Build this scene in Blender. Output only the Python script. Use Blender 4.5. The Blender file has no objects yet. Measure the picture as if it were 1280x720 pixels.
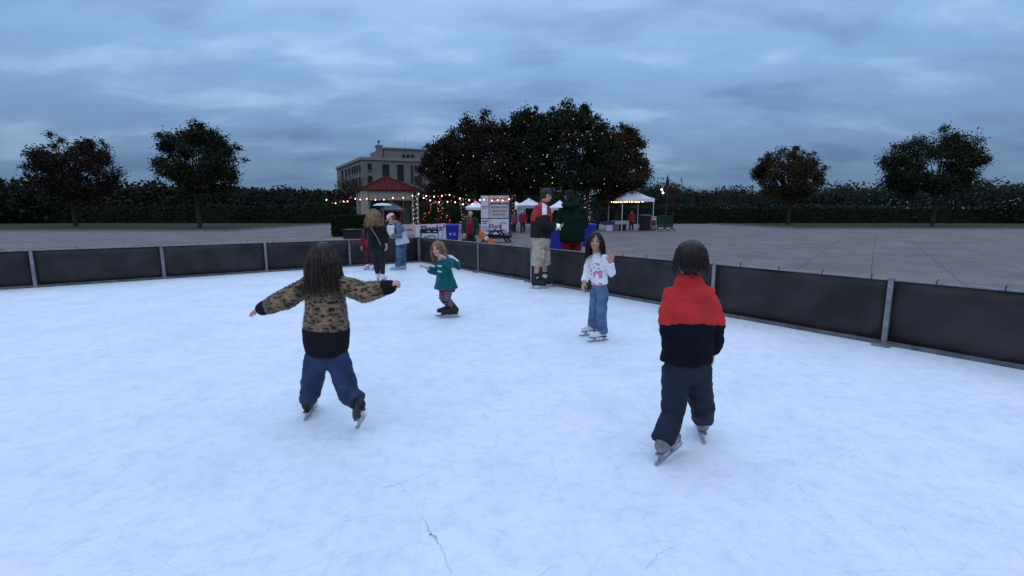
import bpy, bmesh, math, random
from mathutils import Vector, Matrix, noise
R = math.radians
V = Vector
rnd = random.Random(7)
S = bpy.context.scene
COL = S.collection
SCR = bpy.data.scenes.new('scratch')     # only used while meshes are fused; removed at the end

# ------------------------------------------------------------------ camera
CAMZ, FPX, PITCH = 1.45, 600.0, math.atan(94 / 600.0)
FWD = V((0, math.cos(PITCH), -math.sin(PITCH)))
UPV = V((0, math.sin(PITCH), math.cos(PITCH)))
CAM = V((0, 0, CAMZ))
cd = bpy.data.cameras.new('camera'); cam = bpy.data.objects.new('camera', cd); COL.objects.link(cam)
cam.location = CAM; cam.rotation_euler = (R(90) - PITCH, 0, 0)
cd.sensor_width = 36; cd.lens = 36 * FPX / 1280; cd.clip_start = .05; cd.clip_end = 6000
S.camera = cam
PLZ = -0.06            # level of the plaza paving, just under the ice


def ray(px, py):
    return FWD * FPX + V((px - 640, 0, 0)) + UPV * (360 - py)


def G(px, py, z=0.0):
    r = ray(px, py); t = (z - CAMZ) / r.z
    return CAM + r * t


def AT(px, py, Y):
    r = ray(px, py)
    return CAM + r * (Y / r.y)


def GX(px, Y, z=PLZ):      # ground point in direction px at depth Y
    lo = AT(px, 300, Y)
    # x depends weakly on row because of the pitch: solve it for the row of this height
    fw = Y * math.cos(PITCH) - (z - CAMZ) * math.sin(PITCH)
    return V(((px - 640) / FPX * fw, Y, z))


# ------------------------------------------------------------------ materials
MATS = {}


def mat(name, col, rough=.7, var=.12, scale=6, bump=0, bscale=40, metal=0, spec=.3, col2=None, emit=None, es=0, sheen=0, coord='Object', stretch=(1, 1, 1)):
    if name in MATS: return MATS[name]
    m = bpy.data.materials.new(name); m.use_nodes = True
    nt = m.node_tree; N = nt.nodes; L = nt.links
    b = N['Principled BSDF']
    b.inputs['Roughness'].default_value = rough; b.inputs['Metallic'].default_value = metal
    b.inputs['Specular IOR Level'].default_value = spec if rough < .88 else min(spec, .1)
    if sheen: b.inputs['Sheen Weight'].default_value = sheen
    tc = N.new('ShaderNodeTexCoord'); mp = N.new('ShaderNodeMapping'); mp.inputs['Scale'].default_value = stretch
    L.new(tc.outputs[coord], mp.inputs[0])
    nz = N.new('ShaderNodeTexNoise'); nz.inputs['Scale'].default_value = scale; nz.inputs['Detail'].default_value = 5
    L.new(mp.outputs[0], nz.inputs['Vector'])
    cr = N.new('ShaderNodeValToRGB'); e = cr.color_ramp.elements
    c2 = col2 or tuple(min(1, c * (1 + var)) for c in col)
    c1 = col if col2 else tuple(c * (1 - var) for c in col)
    e[0].position = .35; e[1].position = .65
    e[0].color = (*c1, 1); e[1].color = (*c2, 1)
    L.new(nz.outputs['Fac'], cr.inputs[0]); L.new(cr.outputs[0], b.inputs['Base Color'])
    if bump:
        n2 = N.new('ShaderNodeTexNoise'); n2.inputs['Scale'].default_value = bscale; n2.inputs['Detail'].default_value = 4
        L.new(mp.outputs[0], n2.inputs['Vector'])
        bp = N.new('ShaderNodeBump'); bp.inputs['Strength'].default_value = bump; bp.inputs['Distance'].default_value = .02
        L.new(n2.outputs['Fac'], bp.inputs['Height']); L.new(bp.outputs[0], b.inputs['Normal'])
    if emit:
        b.inputs['Emission Color'].default_value = (*emit, 1); b.inputs['Emission Strength'].default_value = es
    MATS[name] = m
    return m


# ------------------------------------------------------------------ mesh builder
class MB:
    def __init__(s): s.v = []; s.f = []; s.m = []

    def quad(s, pts, mi=0):
        n = len(s.v); s.v += [V(p) for p in pts]; s.f.append(tuple(range(n, n + len(pts)))); s.m.append(mi)

    def box(s, c, size, rot=None, mi=0, taper=1.0):
        c = V(c); hx, hy, hz = [a / 2 for a in size]; n = len(s.v)
        for z in (-1, 1):
            k = taper if z < 0 else 1
            for x, y in ((-1, -1), (1, -1), (1, 1), (-1, 1)):
                p = V((x * hx * k, y * hy * k, z * hz))
                if rot: p = rot @ p
                s.v.append(c + p)
        for f in ((3, 2, 1, 0), (4, 5, 6, 7), (0, 1, 5, 4), (1, 2, 6, 5), (2, 3, 7, 6), (3, 0, 4, 7)):
            s.f.append(tuple(n + i for i in f)); s.m.append(mi)

    def bar(s, a, b, w, h, up=(0, 0, 1), mi=0):      # box beam from a to b
        a = V(a); b = V(b); d = (b - a).normalized(); u = V(up)
        if abs(d.dot(u)) > .98: u = V((0, 1, 0))
        x = d.cross(u).normalized(); y = x.cross(d).normalized(); n = len(s.v)
        for p in (a, b):
            for i, j in ((-1, -1), (1, -1), (1, 1), (-1, 1)):
                s.v.append(p + x * (i * w / 2) + y * (j * h / 2))
        for f in ((0, 1, 2, 3), (7, 6, 5, 4), (0, 4, 5, 1), (1, 5, 6, 2), (2, 6, 7, 3), (3, 7, 4, 0)):
            s.f.append(tuple(n + i for i in f)); s.m.append(mi)

    def tube(s, pts, rad, n=12, ref=None, cap=True, mi=0, ek=1.0, sk=1.0):
        """closed tube; radii scalars or (a along ref, b across); rounded ends"""
        pts = [V(p) for p in pts]; rad = [r if isinstance(r, (tuple, list)) else (r, r) for r in rad]
        P, Q, T = [], [], []
        m = len(pts)
        tg = []
        for i in range(m):
            a = pts[max(0, i - 1)]; b = pts[min(m - 1, i + 1)]
            t = (b - a)
            tg.append(t.normalized() if t.length > 1e-9 else V((0, 0, 1)))
        if cap:
            for ph in (80, 50, 22):
                k, h = math.cos(R(ph)), math.sin(R(ph)); r = rad[0]
                P.append(pts[0] - tg[0] * (min(r) * h * sk)); Q.append((r[0] * k, r[1] * k)); T.append(tg[0])
        for i in range(m): P.append(pts[i]); Q.append(rad[i]); T.append(tg[i])
        if cap:
            for ph in (22, 50, 80):
                k, h = math.cos(R(ph)), math.sin(R(ph)); r = rad[-1]
                P.append(pts[-1] + tg[-1] * (min(r) * h * ek)); Q.append((r[0] * k, r[1] * k)); T.append(tg[-1])
        base = len(s.v)
        last = V(ref) if ref is not None else (V((1, 0, 0)) if abs(tg[0].x) < .8 else V((0, 1, 0)))
        for p, q, t in zip(P, Q, T):
            if ref is not None: last = V(ref)
            x = last - t * last.dot(t)
            if x.length < 1e-4: x = t.orthogonal()
            x.normalize(); y = t.cross(x)
            if ref is None: last = x
            for k in range(n):
                a = 2 * math.pi * k / n
                s.v.append(p + x * (q[0] * math.cos(a)) + y * (q[1] * math.sin(a)))
        for i in range(len(P) - 1):
            for k in range(n):
                a = base + i * n + k; b = base + i * n + (k + 1) % n
                s.f.append((a, b, b + n, a + n)); s.m.append(mi)
        s.f.append(tuple(base + k for k in reversed(range(n)))); s.m.append(mi)
        e = base + (len(P) - 1) * n
        s.f.append(tuple(e + k for k in range(n))); s.m.append(mi)

    def ell(s, c, ax, ay, az, n=14, mi=0):
        c = V(c); base = len(s.v); h = n // 2
        for i in range(1, h):
            th = math.pi * i / h
            for k in range(n):
                a = 2 * math.pi * k / n
                s.v.append(c + V(ax) * (math.sin(th) * math.cos(a)) + V(ay) * (math.sin(th) * math.sin(a)) + V(az) * math.cos(th))
        t = len(s.v); s.v.append(c + V(az)); s.v.append(c - V(az))
        for k in range(n):
            k2 = (k + 1) % n
            s.f.append((t, base + k, base + k2)); s.m.append(mi)
            for i in range(h - 2):
                a = base + i * n
                s.f.append((a + k, a + n + k, a + n + k2, a + k2)); s.m.append(mi)
            a = base + (h - 2) * n
            s.f.append((t + 1, a + k2, a + k)); s.m.append(mi)

    def ball(s, c, r, n=10, mi=0): s.ell(c, (r, 0, 0), (0, r, 0), (0, 0, r), n, mi)

    def mesh(s, name, mats, origin=(0, 0, 0)):
        o = V(origin)
        me = bpy.data.meshes.new(name); me.from_pydata([tuple(p - o) for p in s.v], [], s.f)
        for m in (mats if isinstance(mats, (list, tuple)) else [mats]): me.materials.append(m)
        me.polygons.foreach_set('material_index', s.m)
        return me

    def build(s, name, mats, parent=None, origin=None, smooth=False, bevel=0, fix=True):
        if origin is None: origin = parent_origin(parent) if parent else V((0, 0, 0))
        me = s.mesh(name, mats, origin)
        if fix:
            b = bmesh.new(); b.from_mesh(me); bmesh.ops.recalc_face_normals(b, faces=b.faces[:]); b.to_mesh(me); b.free()
        o = bpy.data.objects.new(name, me); COL.objects.link(o)
        if parent: o.parent = parent
        else: o.location = origin
        if smooth: me.polygons.foreach_set('use_smooth', [True] * len(me.polygons))
        if bevel:
            md = o.modifiers.new('bevel', 'BEVEL'); md.width = bevel; md.segments = 2; md.limit_method = 'ANGLE'
        me.update()
        return o

    def remesh(s, name, mats, parent, voxel=.01, smooth=2, wrinkle=0, wscale=9, facefn=None, seed=0, wdir=None):
        """fuse everything into ONE continuous surface"""
        org = parent_origin(parent)
        me = s.mesh('tmp', [mats[0] if isinstance(mats, (list, tuple)) else mats], org)
        b = bmesh.new(); b.from_mesh(me); bmesh.ops.recalc_face_normals(b, faces=b.faces[:]); b.to_mesh(me); b.free()
        t = bpy.data.objects.new('tmp', me); SCR.collection.objects.link(t)
        md = t.modifiers.new('r', 'REMESH'); md.mode = 'VOXEL'; md.voxel_size = voxel
        if smooth:
            sm = t.modifiers.new('s', 'SMOOTH'); sm.factor = .5; sm.iterations = smooth
        SCR.view_layers[0].update(); dg = SCR.view_layers[0].depsgraph
        out = bpy.data.meshes.new_from_object(t.evaluated_get(dg))
        bpy.data.objects.remove(t); bpy.data.meshes.remove(me)
        out.name = name
        out.materials.clear()
        for m in (mats if isinstance(mats, (list, tuple)) else [mats]): out.materials.append(m)
        if wrinkle:
            off = V((seed * 3.1, seed * 1.7, seed))
            wx, wy, wz = wdir or (1, 1, 1.25); new = []
            for co, no in [(v.co.copy(), v.normal.copy()) for v in out.vertices]:
                q = V((co.x * wscale * wx, co.y * wscale * wy, co.z * wscale * wz)) + off
                d = noise.noise(q) * .65 + (.5 - abs(noise.noise(q * 2.1))) * .55 - .2
                new += list(co + no * (d * wrinkle))
            out.vertices.foreach_set('co', new)
        if facefn:
            for p in out.polygons: p.material_index = facefn(p.center + org, p.normal)
        out.polygons.foreach_set('use_smooth', [True] * len(out.polygons))
        o = bpy.data.objects.new(name, out); COL.objects.link(o); o.parent = parent
        out.update()
        return o


def parent_origin(p):
    o = V((0, 0, 0))
    while p is not None: o += p.location; p = p.parent
    return o


def tag(o, label=None, cat=None, group=None, kind=None):
    if label: o['label'] = label
    if cat: o['category'] = cat
    if group: o['group'] = group
    if kind: o['kind'] = kind
    return o


def thing(name, loc, label, cat, group=None):
    o = bpy.data.objects.new(name, None); COL.objects.link(o); o.location = V(loc); o.empty_display_size = .1
    return tag(o, label, cat, group)


def copy_tree(o, loc=None, parent=None, label=None):
    c = o.copy(); COL.objects.link(c)
    if parent: c.parent = parent
    if loc is not None: c.location = V(loc)
    if label: c['label'] = label
    for ch in list(o.children): copy_tree(ch, parent=c)
    return c


def rz(a): return Matrix.Rotation(a, 3, 'Z')


def text_mesh(txt, size, shear=0, bold=0):
    c = bpy.data.curves.new('t', 'FONT'); c.body = txt; c.size = size; c.shear = shear; c.align_x = 'CENTER'; c.align_y = 'CENTER'
    c.offset = bold; c.resolution_u = 3
    o = bpy.data.objects.new('t', c); SCR.collection.objects.link(o)
    SCR.view_layers[0].update(); dg = SCR.view_layers[0].depsgraph
    me = bpy.data.meshes.new_from_object(o.evaluated_get(dg))
    bpy.data.objects.remove(o)
    return me


def put_text(name, txt, size, m, parent, center, xdir, shear=0, bold=0, up=(0, 0, 1)):
    """flat lettering on a face: xdir = reading direction, up = up the face"""
    me = text_mesh(txt, size, shear, bold); x = V(xdir).normalized(); u = V(up).normalized()
    org = parent_origin(parent); c = V(center) - org
    for v in me.vertices: v.co = c + x * v.co.x + u * v.co.y
    me.materials.clear(); me.materials.append(m)
    o = bpy.data.objects.new(name, me); COL.objects.link(o); o.parent = parent
    return o


def stroke(mb, pts, w, nrm, mi=0):
    """flat brush line along a polyline, lying on a face with normal nrm"""
    pts = [V(p) for p in pts]
    for a, b in zip(pts, pts[1:]):
        d = (b - a).normalized(); s = d.cross(V(nrm)).normalized() * (w / 2); e = d * (w * .3)
        mb.quad([a - s - e, b - s + e, b + s + e, a + s - e], mi)


# ------------------------------------------------------------------ world and light
w = bpy.data.worlds.new("World"); S.world = w; w.use_nodes = True
nt = w.node_tree; N = nt.nodes; L = nt.links
bg = N['Background']; bg.inputs['Strength'].default_value = .1
SUN_EL, SUN_AZ = R(32), R(200)
sky = N.new('ShaderNodeTexSky'); sky.sky_type = 'NISHITA'; sky.sun_disc = False; sky.sun_elevation = SUN_EL; sky.sun_rotation = SUN_AZ
sky.dust_density = 2
tc = N.new('ShaderNodeTexCoord'); sep = N.new('ShaderNodeSeparateXYZ'); L.new(tc.outputs['Generated'], sep.inputs[0])


def math_n(op, a, b=None, clamp=False):
    n = N.new('ShaderNodeMath'); n.operation = op; n.use_clamp = clamp
    for i, x in enumerate((a, b)):
        if x is None: continue
        if isinstance(x, (int, float)): n.inputs[i].default_value = x
        else: L.new(x, n.inputs[i])
    return n.outputs[0]


# project the view direction on to a cloud layer so bands flatten towards the horizon
zz = math_n('ADD', math_n('MAXIMUM', sep.outputs['Z'], 0), .24)
cx = math_n('DIVIDE', sep.outputs['X'], zz); cy = math_n('DIVIDE', sep.outputs['Y'], zz)
cmb = N.new('ShaderNodeCombineXYZ'); L.new(cx, cmb.inputs[0]); L.new(cy, cmb.inputs[1])
mp = N.new('ShaderNodeMapping'); mp.inputs['Rotation'].default_value = (0, 0, R(-28)); mp.inputs['Scale'].default_value = (.8, 1.5, 1); mp.inputs['Location'].default_value = (-2.2, .6, 0)
L.new(cmb.outputs[0], mp.inputs[0])
n1 = N.new('ShaderNodeTexNoise'); n1.inputs['Scale'].default_value = 2.0; n1.inputs['Detail'].default_value = 7; n1.inputs['Roughness'].default_value = .52; n1.inputs['Distortion'].default_value = .12
L.new(mp.outputs[0], n1.inputs['Vector'])
n2 = N.new('ShaderNodeTexNoise'); n2.inputs['Scale'].default_value = .7; n2.inputs['Detail'].default_value = 3
L.new(mp.outputs[0], n2.inputs['Vector'])
nn = math_n('ADD', math_n('MULTIPLY', n1.outputs['Fac'], .65), math_n('MULTIPLY', n2.outputs['Fac'], .35))
cr = N.new('ShaderNodeValToRGB'); cr.color_ramp.interpolation = 'EASE'
e = cr.color_ramp.elements; e[0].position = .36; e[0].color = (.178, .284, .505, 1); e[1].position = .65; e[1].color = (.39, .545, .80, 1)
m_ = e.new(.5); m_.color = (.245, .385, .635, 1)
L.new(nn, cr.inputs[0])
# overcast luminance: brighter overhead than at the horizon
lum = math_n('ADD', .47, math_n('MULTIPLY', math_n('MINIMUM', math_n('MAXIMUM', sep.outputs['Z'], 0), .74), 2.62))
lum10 = math_n('MULTIPLY', lum, 10.0)
tn = N.new('ShaderNodeMix'); tn.data_type = 'RGBA'; tn.inputs['A'].default_value = (.90, 1, 1.0, 1); tn.inputs['B'].default_value = (1.42, 1.10, .95, 1)
mr = N.new('ShaderNodeMapRange'); mr.inputs['From Min'].default_value = .25; mr.inputs['From Max'].default_value = .8; L.new(sep.outputs['Z'], mr.inputs['Value']); L.new(mr.outputs[0], tn.inputs['Factor'])
ct = N.new('ShaderNodeMix'); ct.data_type = 'RGBA'; ct.blend_type = 'MULTIPLY'; ct.inputs['Factor'].default_value = 1; L.new(cr.outputs[0], ct.inputs['A']); L.new(tn.outputs['Result'], ct.inputs['B'])
vm = N.new('ShaderNodeVectorMath'); vm.operation = 'SCALE'; L.new(ct.outputs['Result'], vm.inputs[0]); L.new(lum10, vm.inputs['Scale'])
mx = N.new('ShaderNodeMix'); mx.data_type = 'RGBA'; mx.inputs['Factor'].default_value = .975
L.new(sky.outputs[0], mx.inputs['A']); L.new(vm.outputs[0], mx.inputs['B'])
L.new(mx.outputs['Result'], bg.inputs['Color'])
sd = bpy.data.lights.new('sun', 'SUN'); sd.energy = .3; sd.angle = R(50); sd.color = (1, .95, .9)
so = bpy.data.objects.new('sun', sd); COL.objects.link(so)
so.rotation_euler = (R(90) - SUN_EL, 0, R(180) - SUN_AZ)
S.view_settings.view_transform = 'Standard'; S.view_settings.look = 'None'; S.view_settings.gamma = 1
S.view_settings.use_curve_mapping = False; S.view_settings.exposure = 0.0
S.cycles.max_bounces = 6; S.cycles.sample_clamp_indirect = 4

# ------------------------------------------------------------------ the setting
UD = V((.602, -.798, 0)).normalized()       # along the right-hand boards
VD = V((-.798, -.602, 0)).normalized()      # along the back boards
C0 = V((-2.74, 14.3, 0))                    # far corner of the rink


def ice_material():
    m = bpy.data.materials.new('ice'); m.use_nodes = True; nt = m.node_tree; N = nt.nodes; L = nt.links; b = N['Principled BSDF']
    tc = N.new('ShaderNodeTexCoord')

    def nz(scale, st=(1, 1, 1), rot=0, det=5, ro=.5, dist=0):
        mp = N.new('ShaderNodeMapping'); mp.vector_type = 'TEXTURE'; mp.inputs['Scale'].default_value = tuple(1 / q for q in st); mp.inputs['Rotation'].default_value = (0, 0, rot)
        L.new(tc.outputs['Object'], mp.inputs[0]); n = N.new('ShaderNodeTexNoise'); n.inputs['Scale'].default_value = scale
        n.inputs['Detail'].default_value = det; n.inputs['Roughness'].default_value = ro; n.inputs['Distortion'].default_value = dist
        L.new(mp.outputs[0], n.inputs['Vector']); return n.outputs['Fac']

    def ramp(x, p0, c0, p1, c1):
        r = N.new('ShaderNodeValToRGB'); e = r.color_ramp.elements; e[0].position = p0; e[0].color = (*c0, 1); e[1].position = p1; e[1].color = (*c1, 1)
        L.new(x, r.inputs[0]); return r.outputs[0]

    def mul(a, bcol, f=1):
        x = N.new('ShaderNodeMix'); x.data_type = 'RGBA'; x.blend_type = 'MULTIPLY'; x.inputs['Factor'].default_value = f
        L.new(a, x.inputs['A']); L.new(bcol, x.inputs['B']); return x.outputs['Result']
    base = ramp(nz(.45, det=3), .35, (.70, .81, .825), .65, (.79, .805, .865))
    c = mul(base, ramp(nz(2.2, det=8, ro=.62, dist=.6), .30, (.88, .91, .935), .58, (1, 1, 1)))
    c = mul(c, ramp(nz(9, det=6, ro=.7), .34, (.86, .895, .925), .52, (1, 1, 1)))
    c = mul(c, ramp(nz(28, det=4, ro=.8), .30, (.90, .92, .94), .46, (1, 1, 1)))
    for rot, st in ((.5, (1, 14, 1)), (-.45, (1, 18, 1)), (1.2, (1, 22, 1)), (-1.1, (1, 30, 1))):
        c = mul(c, ramp(nz(2.6, st, rot, 4, .55, .25), .22, (.80, .86, .90), .36, (1, 1, 1)))
        c = mul(c, ramp(nz(4.6, st, rot + .25, 3, .5, .15), .70, (1, 1, 1), .80, (.93, .95, .97)))
    # curved blade cuts: thin arcs about several far-off centres, broken up by patches
    for cx_, cy_, sc, sd in ((-6, 2, 1.35, .3), (5, 14, 1.1, 1.1), (9, 3, .9, 2.3), (-3, 17, 1.6, 3.7), (2, -6, 1.2, 5.1), (-12, 9, .8, 6.6)):
        mp = N.new('ShaderNodeMapping'); mp.inputs['Location'].default_value = (-cx_, -cy_, 0); L.new(tc.outputs['Object'], mp.inputs[0])
        wv = N.new('ShaderNodeTexWave'); wv.wave_type = 'RINGS'; wv.rings_direction = 'Z'; wv.inputs['Scale'].default_value = sc; wv.inputs['Distortion'].default_value = 2.2
        wv.inputs['Detail'].default_value = 2; wv.inputs['Detail Scale'].default_value = .35; wv.inputs['Phase Offset'].default_value = sd; L.new(mp.outputs[0], wv.inputs['Vector'])
        mk = ramp(nz(.9 + .2 * sd % .7, rot=sd, det=3), .50, (1, 1, 1), .56, (0, 0, 0))
        ln = ramp(wv.outputs['Color'], .9975, (1, 1, 1), .9995, (.91, .94, .96))
        mxx = N.new('ShaderNodeMix'); mxx.data_type = 'RGBA'; L.new(mk, mxx.inputs['Factor']); L.new(ln, mxx.inputs['A']); mxx.inputs['B'].default_value = (1, 1, 1, 1)
        c = mul(c, mxx.outputs['Result'])
    L.new(c, b.inputs['Base Color'])
    L.new(ramp(nz(1.4, det=6), .3, (.38,) * 3, .7, (.62,) * 3), b.inputs['Roughness'])
    b.inputs['Specular IOR Level'].default_value = .28
    h1 = nz(5, (1, 12, 1), .6, 6); h2 = nz(14, det=8, ro=.7)
    add = N.new('ShaderNodeMath'); L.new(h1, add.inputs[0]); L.new(h2, add.inputs[1])
    bp = N.new('ShaderNodeBump'); bp.inputs['Strength'].default_value = .35; bp.inputs['Distance'].default_value = .012
    L.new(add.outputs[0], bp.inputs['Height']); L.new(bp.outputs[0], b.inputs['Normal'])
    return m


def concrete_material():
    m = bpy.data.materials.new('plaza_concrete'); m.use_nodes = True; nt = m.node_tree; N = nt.nodes; L = nt.links; b = N['Principled BSDF']
    tc = N.new('ShaderNodeTexCoord'); mp = N.new('ShaderNodeMapping'); mp.inputs['Rotation'].default_value = (0, 0, R(-53)); L.new(tc.outputs['Object'], mp.inputs[0])
    br = N.new('ShaderNodeTexBrick'); br.inputs['Scale'].default_value = 1; br.inputs['Brick Width'].default_value = 1.6; br.inputs['Row Height'].default_value = 1.6
    br.offset = 0; br.inputs['Mortar Size'].default_value = .012
    br.inputs['Color1'].default_value = (.160, .140, .137, 1); br.inputs['Color2'].default_value = (.185, .162, .158, 1); br.inputs['Mortar'].default_value = (.075, .066, .065, 1)
    L.new(mp.outputs[0], br.inputs['Vector'])
    n = N.new('ShaderNodeTexNoise'); n.inputs['Scale'].default_value = .5; n.inputs['Detail'].default_value = 9; n.inputs['Roughness'].default_value = .7; L.new(tc.outputs['Object'], n.inputs['Vector'])
    r = N.new('ShaderNodeValToRGB'); r.color_ramp.elements[0].position = .3; r.color_ramp.elements[0].color = (.62, .62, .62, 1); r.color_ramp.elements[1].position = .65; r.color_ramp.elements[1].color = (1.08, 1.06, 1.05, 1)
    L.new(n.outputs['Fac'], r.inputs[0])
    x = N.new('ShaderNodeMix'); x.data_type = 'RGBA'; x.blend_type = 'MULTIPLY'; x.inputs['Factor'].default_value = 1
    L.new(br.outputs[0], x.inputs['A']); L.new(r.outputs[0], x.inputs['B']); L.new(x.outputs['Result'], b.inputs['Base Color'])
    b.inputs['Roughness'].default_value = .85; b.inputs['Specular IOR Level'].default_value = .25
    return m


g = MB(); g.quad([(-3000, -200, -.10), (3000, -200, -.10), (3000, 5000, -.10), (-3000, 5000, -.10)])
tag(g.build('ground', mat('winter_turf', (.05, .052, .03), .95, .3, .4)), kind='structure')
g = MB(); g.quad([(-70, -30, PLZ), (70, -30, PLZ), (70, 66, PLZ), (-70, 66, PLZ)])
tag(g.build('plaza_paving', concrete_material()), kind='structure')
M_kerb = mat('kerb_concrete', (.20, .18, .175), .9, .15, 3)
for x0, x1, y0 in ((-95, -24, 40.0), (27, 95, 45.0)):
    g = MB(); g.quad([(x0, y0, PLZ + .10), (x1, y0, PLZ + .10), (x1, 67, PLZ + .10), (x0, 67, PLZ + .10)]); tag(g.build('lawn', mat('lawn_grass', (.030, .040, .018), .95, .35, 1.2, bump=.5, bscale=30)), kind='structure')
    g = MB(); g.bar((x0, y0 - .1, PLZ + .06), (x1, y0 - .1, PLZ + .06), .2, .14); xi = x1 + .1 if x0 < 0 else x0 - .1; g.bar((xi, y0 - .2, PLZ + .06), (xi, 67, PLZ + .06), .2, .14); tag(g.build('kerb', M_kerb), kind='structure')
g = MB()
a = C0 + UD * -.05 + VD * -.05; q = [a, a + UD * 30, a + UD * 30 + VD * 17, a + VD * 17]
g.quad([V((p.x, p.y, 0)) for p in q])
for i in range(4):
    p, p2 = q[i], q[(i + 1) % 4]
    g.quad([V((p.x, p.y, 0)), V((p2.x, p2.y, 0)), V((p2.x, p2.y, PLZ)), V((p.x, p.y, PLZ))])
tag(g.build('ice', ice_material()), kind='structure')
# hairline cracks in the ice, lower left
g = MB()


def crack(pts, w0):
    P = []
    for (a, b) in zip(pts, pts[1:]):
        A, B = G(*a, .003), G(*b, .003)
        k = 7
        for i in range(k): P.append(A.lerp(B, i / k) + V((rnd.uniform(-.006, .006), rnd.uniform(-.006, .006), 0)))
    P.append(G(*pts[-1], .003))
    for i in range(len(P) - 1):
        d = (P[i + 1] - P[i]); s = V((-d.y, d.x, 0)).normalized()
        wa = w0 * (.25 + .9 * abs(noise.noise(P[i] * 9))); wb = w0 * (.25 + .9 * abs(noise.noise(P[i + 1] * 9)))
        g.quad([P[i] - s * wa, P[i + 1] - s * wb, P[i + 1] + s * wb, P[i] + s * wa])


crack([(476, 609), (494, 607), (512, 599), (532, 592)], .0016)
crack([(498, 603), (507, 615)], .0016)
crack([(530, 648), (536, 664), (545, 672), (556, 694), (563, 716)], .0016)
crack([(545, 672), (541, 667), (537, 668)], .0022)
crack([(806, 712), (825, 690), (842, 684)], .0014)
crack([(676, 718), (690, 708)], .0014)
tag(g.build('ice_cracks', mat('crack_dark', (.30, .36, .40), .6, .3, 30), fix=False), kind='structure')

# ---- rink barrier: dark vinyl panels between galvanised posts
M_galv = mat('galvanised_steel', (.20, .20, .21), .55, .25, 9, metal=.3)
M_vinyl = mat('black_vinyl', (.022, .017, .018), .5, .5, 2.2, bump=.25, bscale=7, spec=.3)
M_rail = mat('barrier_rail', (.20, .20, .21), .5, .2, 12)
M_kick = mat('kick_rail', (.10, .10, .11), .6, .3, 8)
M_tie = mat('black_tie', (.02, .02, .02), .5)
BH = .74


def barrier(label, start, dirv, dists, length):
    root = thing('rink_barrier', start, label, 'barrier')
    up = V((0, 0, 1)); nrm = up.cross(dirv).normalized()
    edges = [0] + dists + [length]
    for i in range(len(edges) - 1):
        a, b = edges[i] + .03, edges[i + 1] - .03
        A, B = start + dirv * a, start + dirv * b
        m = MB(); nseg = 14
        for k in range(nseg):        # slightly billowing sheet with thickness
            for side in (-1, 1):
                pts = []
                for t, z in ((k, 0), (k + 1, 0), (k + 1, 1), (k, 1)):
                    pass
        rows = 5
        grid = {}
        for side in (0, 1):
            for k in range(nseg + 1):
                for j in range(rows + 1):
                    p = A.lerp(B, k / nseg); z = .05 + (BH - .07) * j / rows
                    q = p + V((0, 0, z))
                    bul = .018 * math.sin(math.pi * k / nseg) * math.sin(math.pi * j / rows) + .016 * noise.noise(q * 2.3)
                    q = q + nrm * (bul + (.006 if side else -.006))
                    grid[side, k, j] = len(m.v); m.v.append(q)
        for side in (0, 1):
            for k in range(nseg):
                for j in range(rows):
                    m.f.append((grid[side, k, j], grid[side, k + 1, j], grid[side, k + 1, j + 1], grid[side, k, j + 1])); m.m.append(0)
        for k in range(nseg):
            for j in (0, rows):
                m.f.append((grid[0, k, j], grid[0, k + 1, j], grid[1, k + 1, j], grid[1, k, j])); m.m.append(0)
        for j in range(rows):
            for k in (0, nseg):
                m.f.append((grid[0, k, j], grid[0, k, j + 1], grid[1, k, j + 1], grid[1, k, j])); m.m.append(0)
        m.build('panel', M_vinyl, root, smooth=True)
        m = MB(); m.bar(A + up * (BH - .01), B + up * (BH - .01), .03, .022); m.build('top_rail', M_rail, root, bevel=.004)
        m = MB(); m.bar(A + up * .025, B + up * .025, .05, .044); m.build('kick_rail', M_kick, root)
        k = a + .35
        while k < b - .1:
            m = MB(); p = start + dirv * k + up * (BH + .006)
            m.tube([p - up * .03 - nrm * .02, p + up * .018, p + up * .03 + dirv * .012], [.006, .006, .004], 6)
            m.build('cable_tie', M_tie, root); k += .5
    for d in dists + [0.0]:
        p = start + dirv * d
        m = MB(); m.bar(p + up * 0.0, p + up * (BH + .008), .042, .05, up=dirv); m.box(p + up * .012 - nrm * .06, (.16, .16, .02), rz(math.atan2(dirv.y, dirv.x)))
        m.build('post', M_galv, root, bevel=.005)
    return root


barrier('long dark vinyl rink barrier running from the far corner towards the right foreground', C0 + UD * .02, UD, [1.10, 3.16, 5.22, 7.28, 9.34, 11.4, 13.46, 15.52], 17.58)
barrier('dark vinyl rink barrier across the far left end of the ice, behind the two women', C0 + VD * .05, VD, [2.05, 4.11, 6.17, 8.23, 10.29, 12.35], 14.41)

# ------------------------------------------------------------------ people
M_eye = mat('eye_dark', (.03, .02, .018), .3, spec=.6)
M_lip = mat('lips', (.36, .12, .11), .5, .1)
M_blade = mat('steel_blade', (.35, .36, .38), .3, .1, 20, metal=.8)
M_sole = mat('dark_sole', (.03, .03, .03), .6)


def skin(kind='fair'):
    c = {'fair': (.52, .29, .22), 'warm': (.44, .235, .155), 'pink': (.55, .27, .23)}[kind]
    return mat('skin_' + kind, c, .55, .10, 14, bump=.06, bscale=90, spec=.35)


def lerp(a, b, t): return V(a).lerp(V(b), t)


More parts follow.
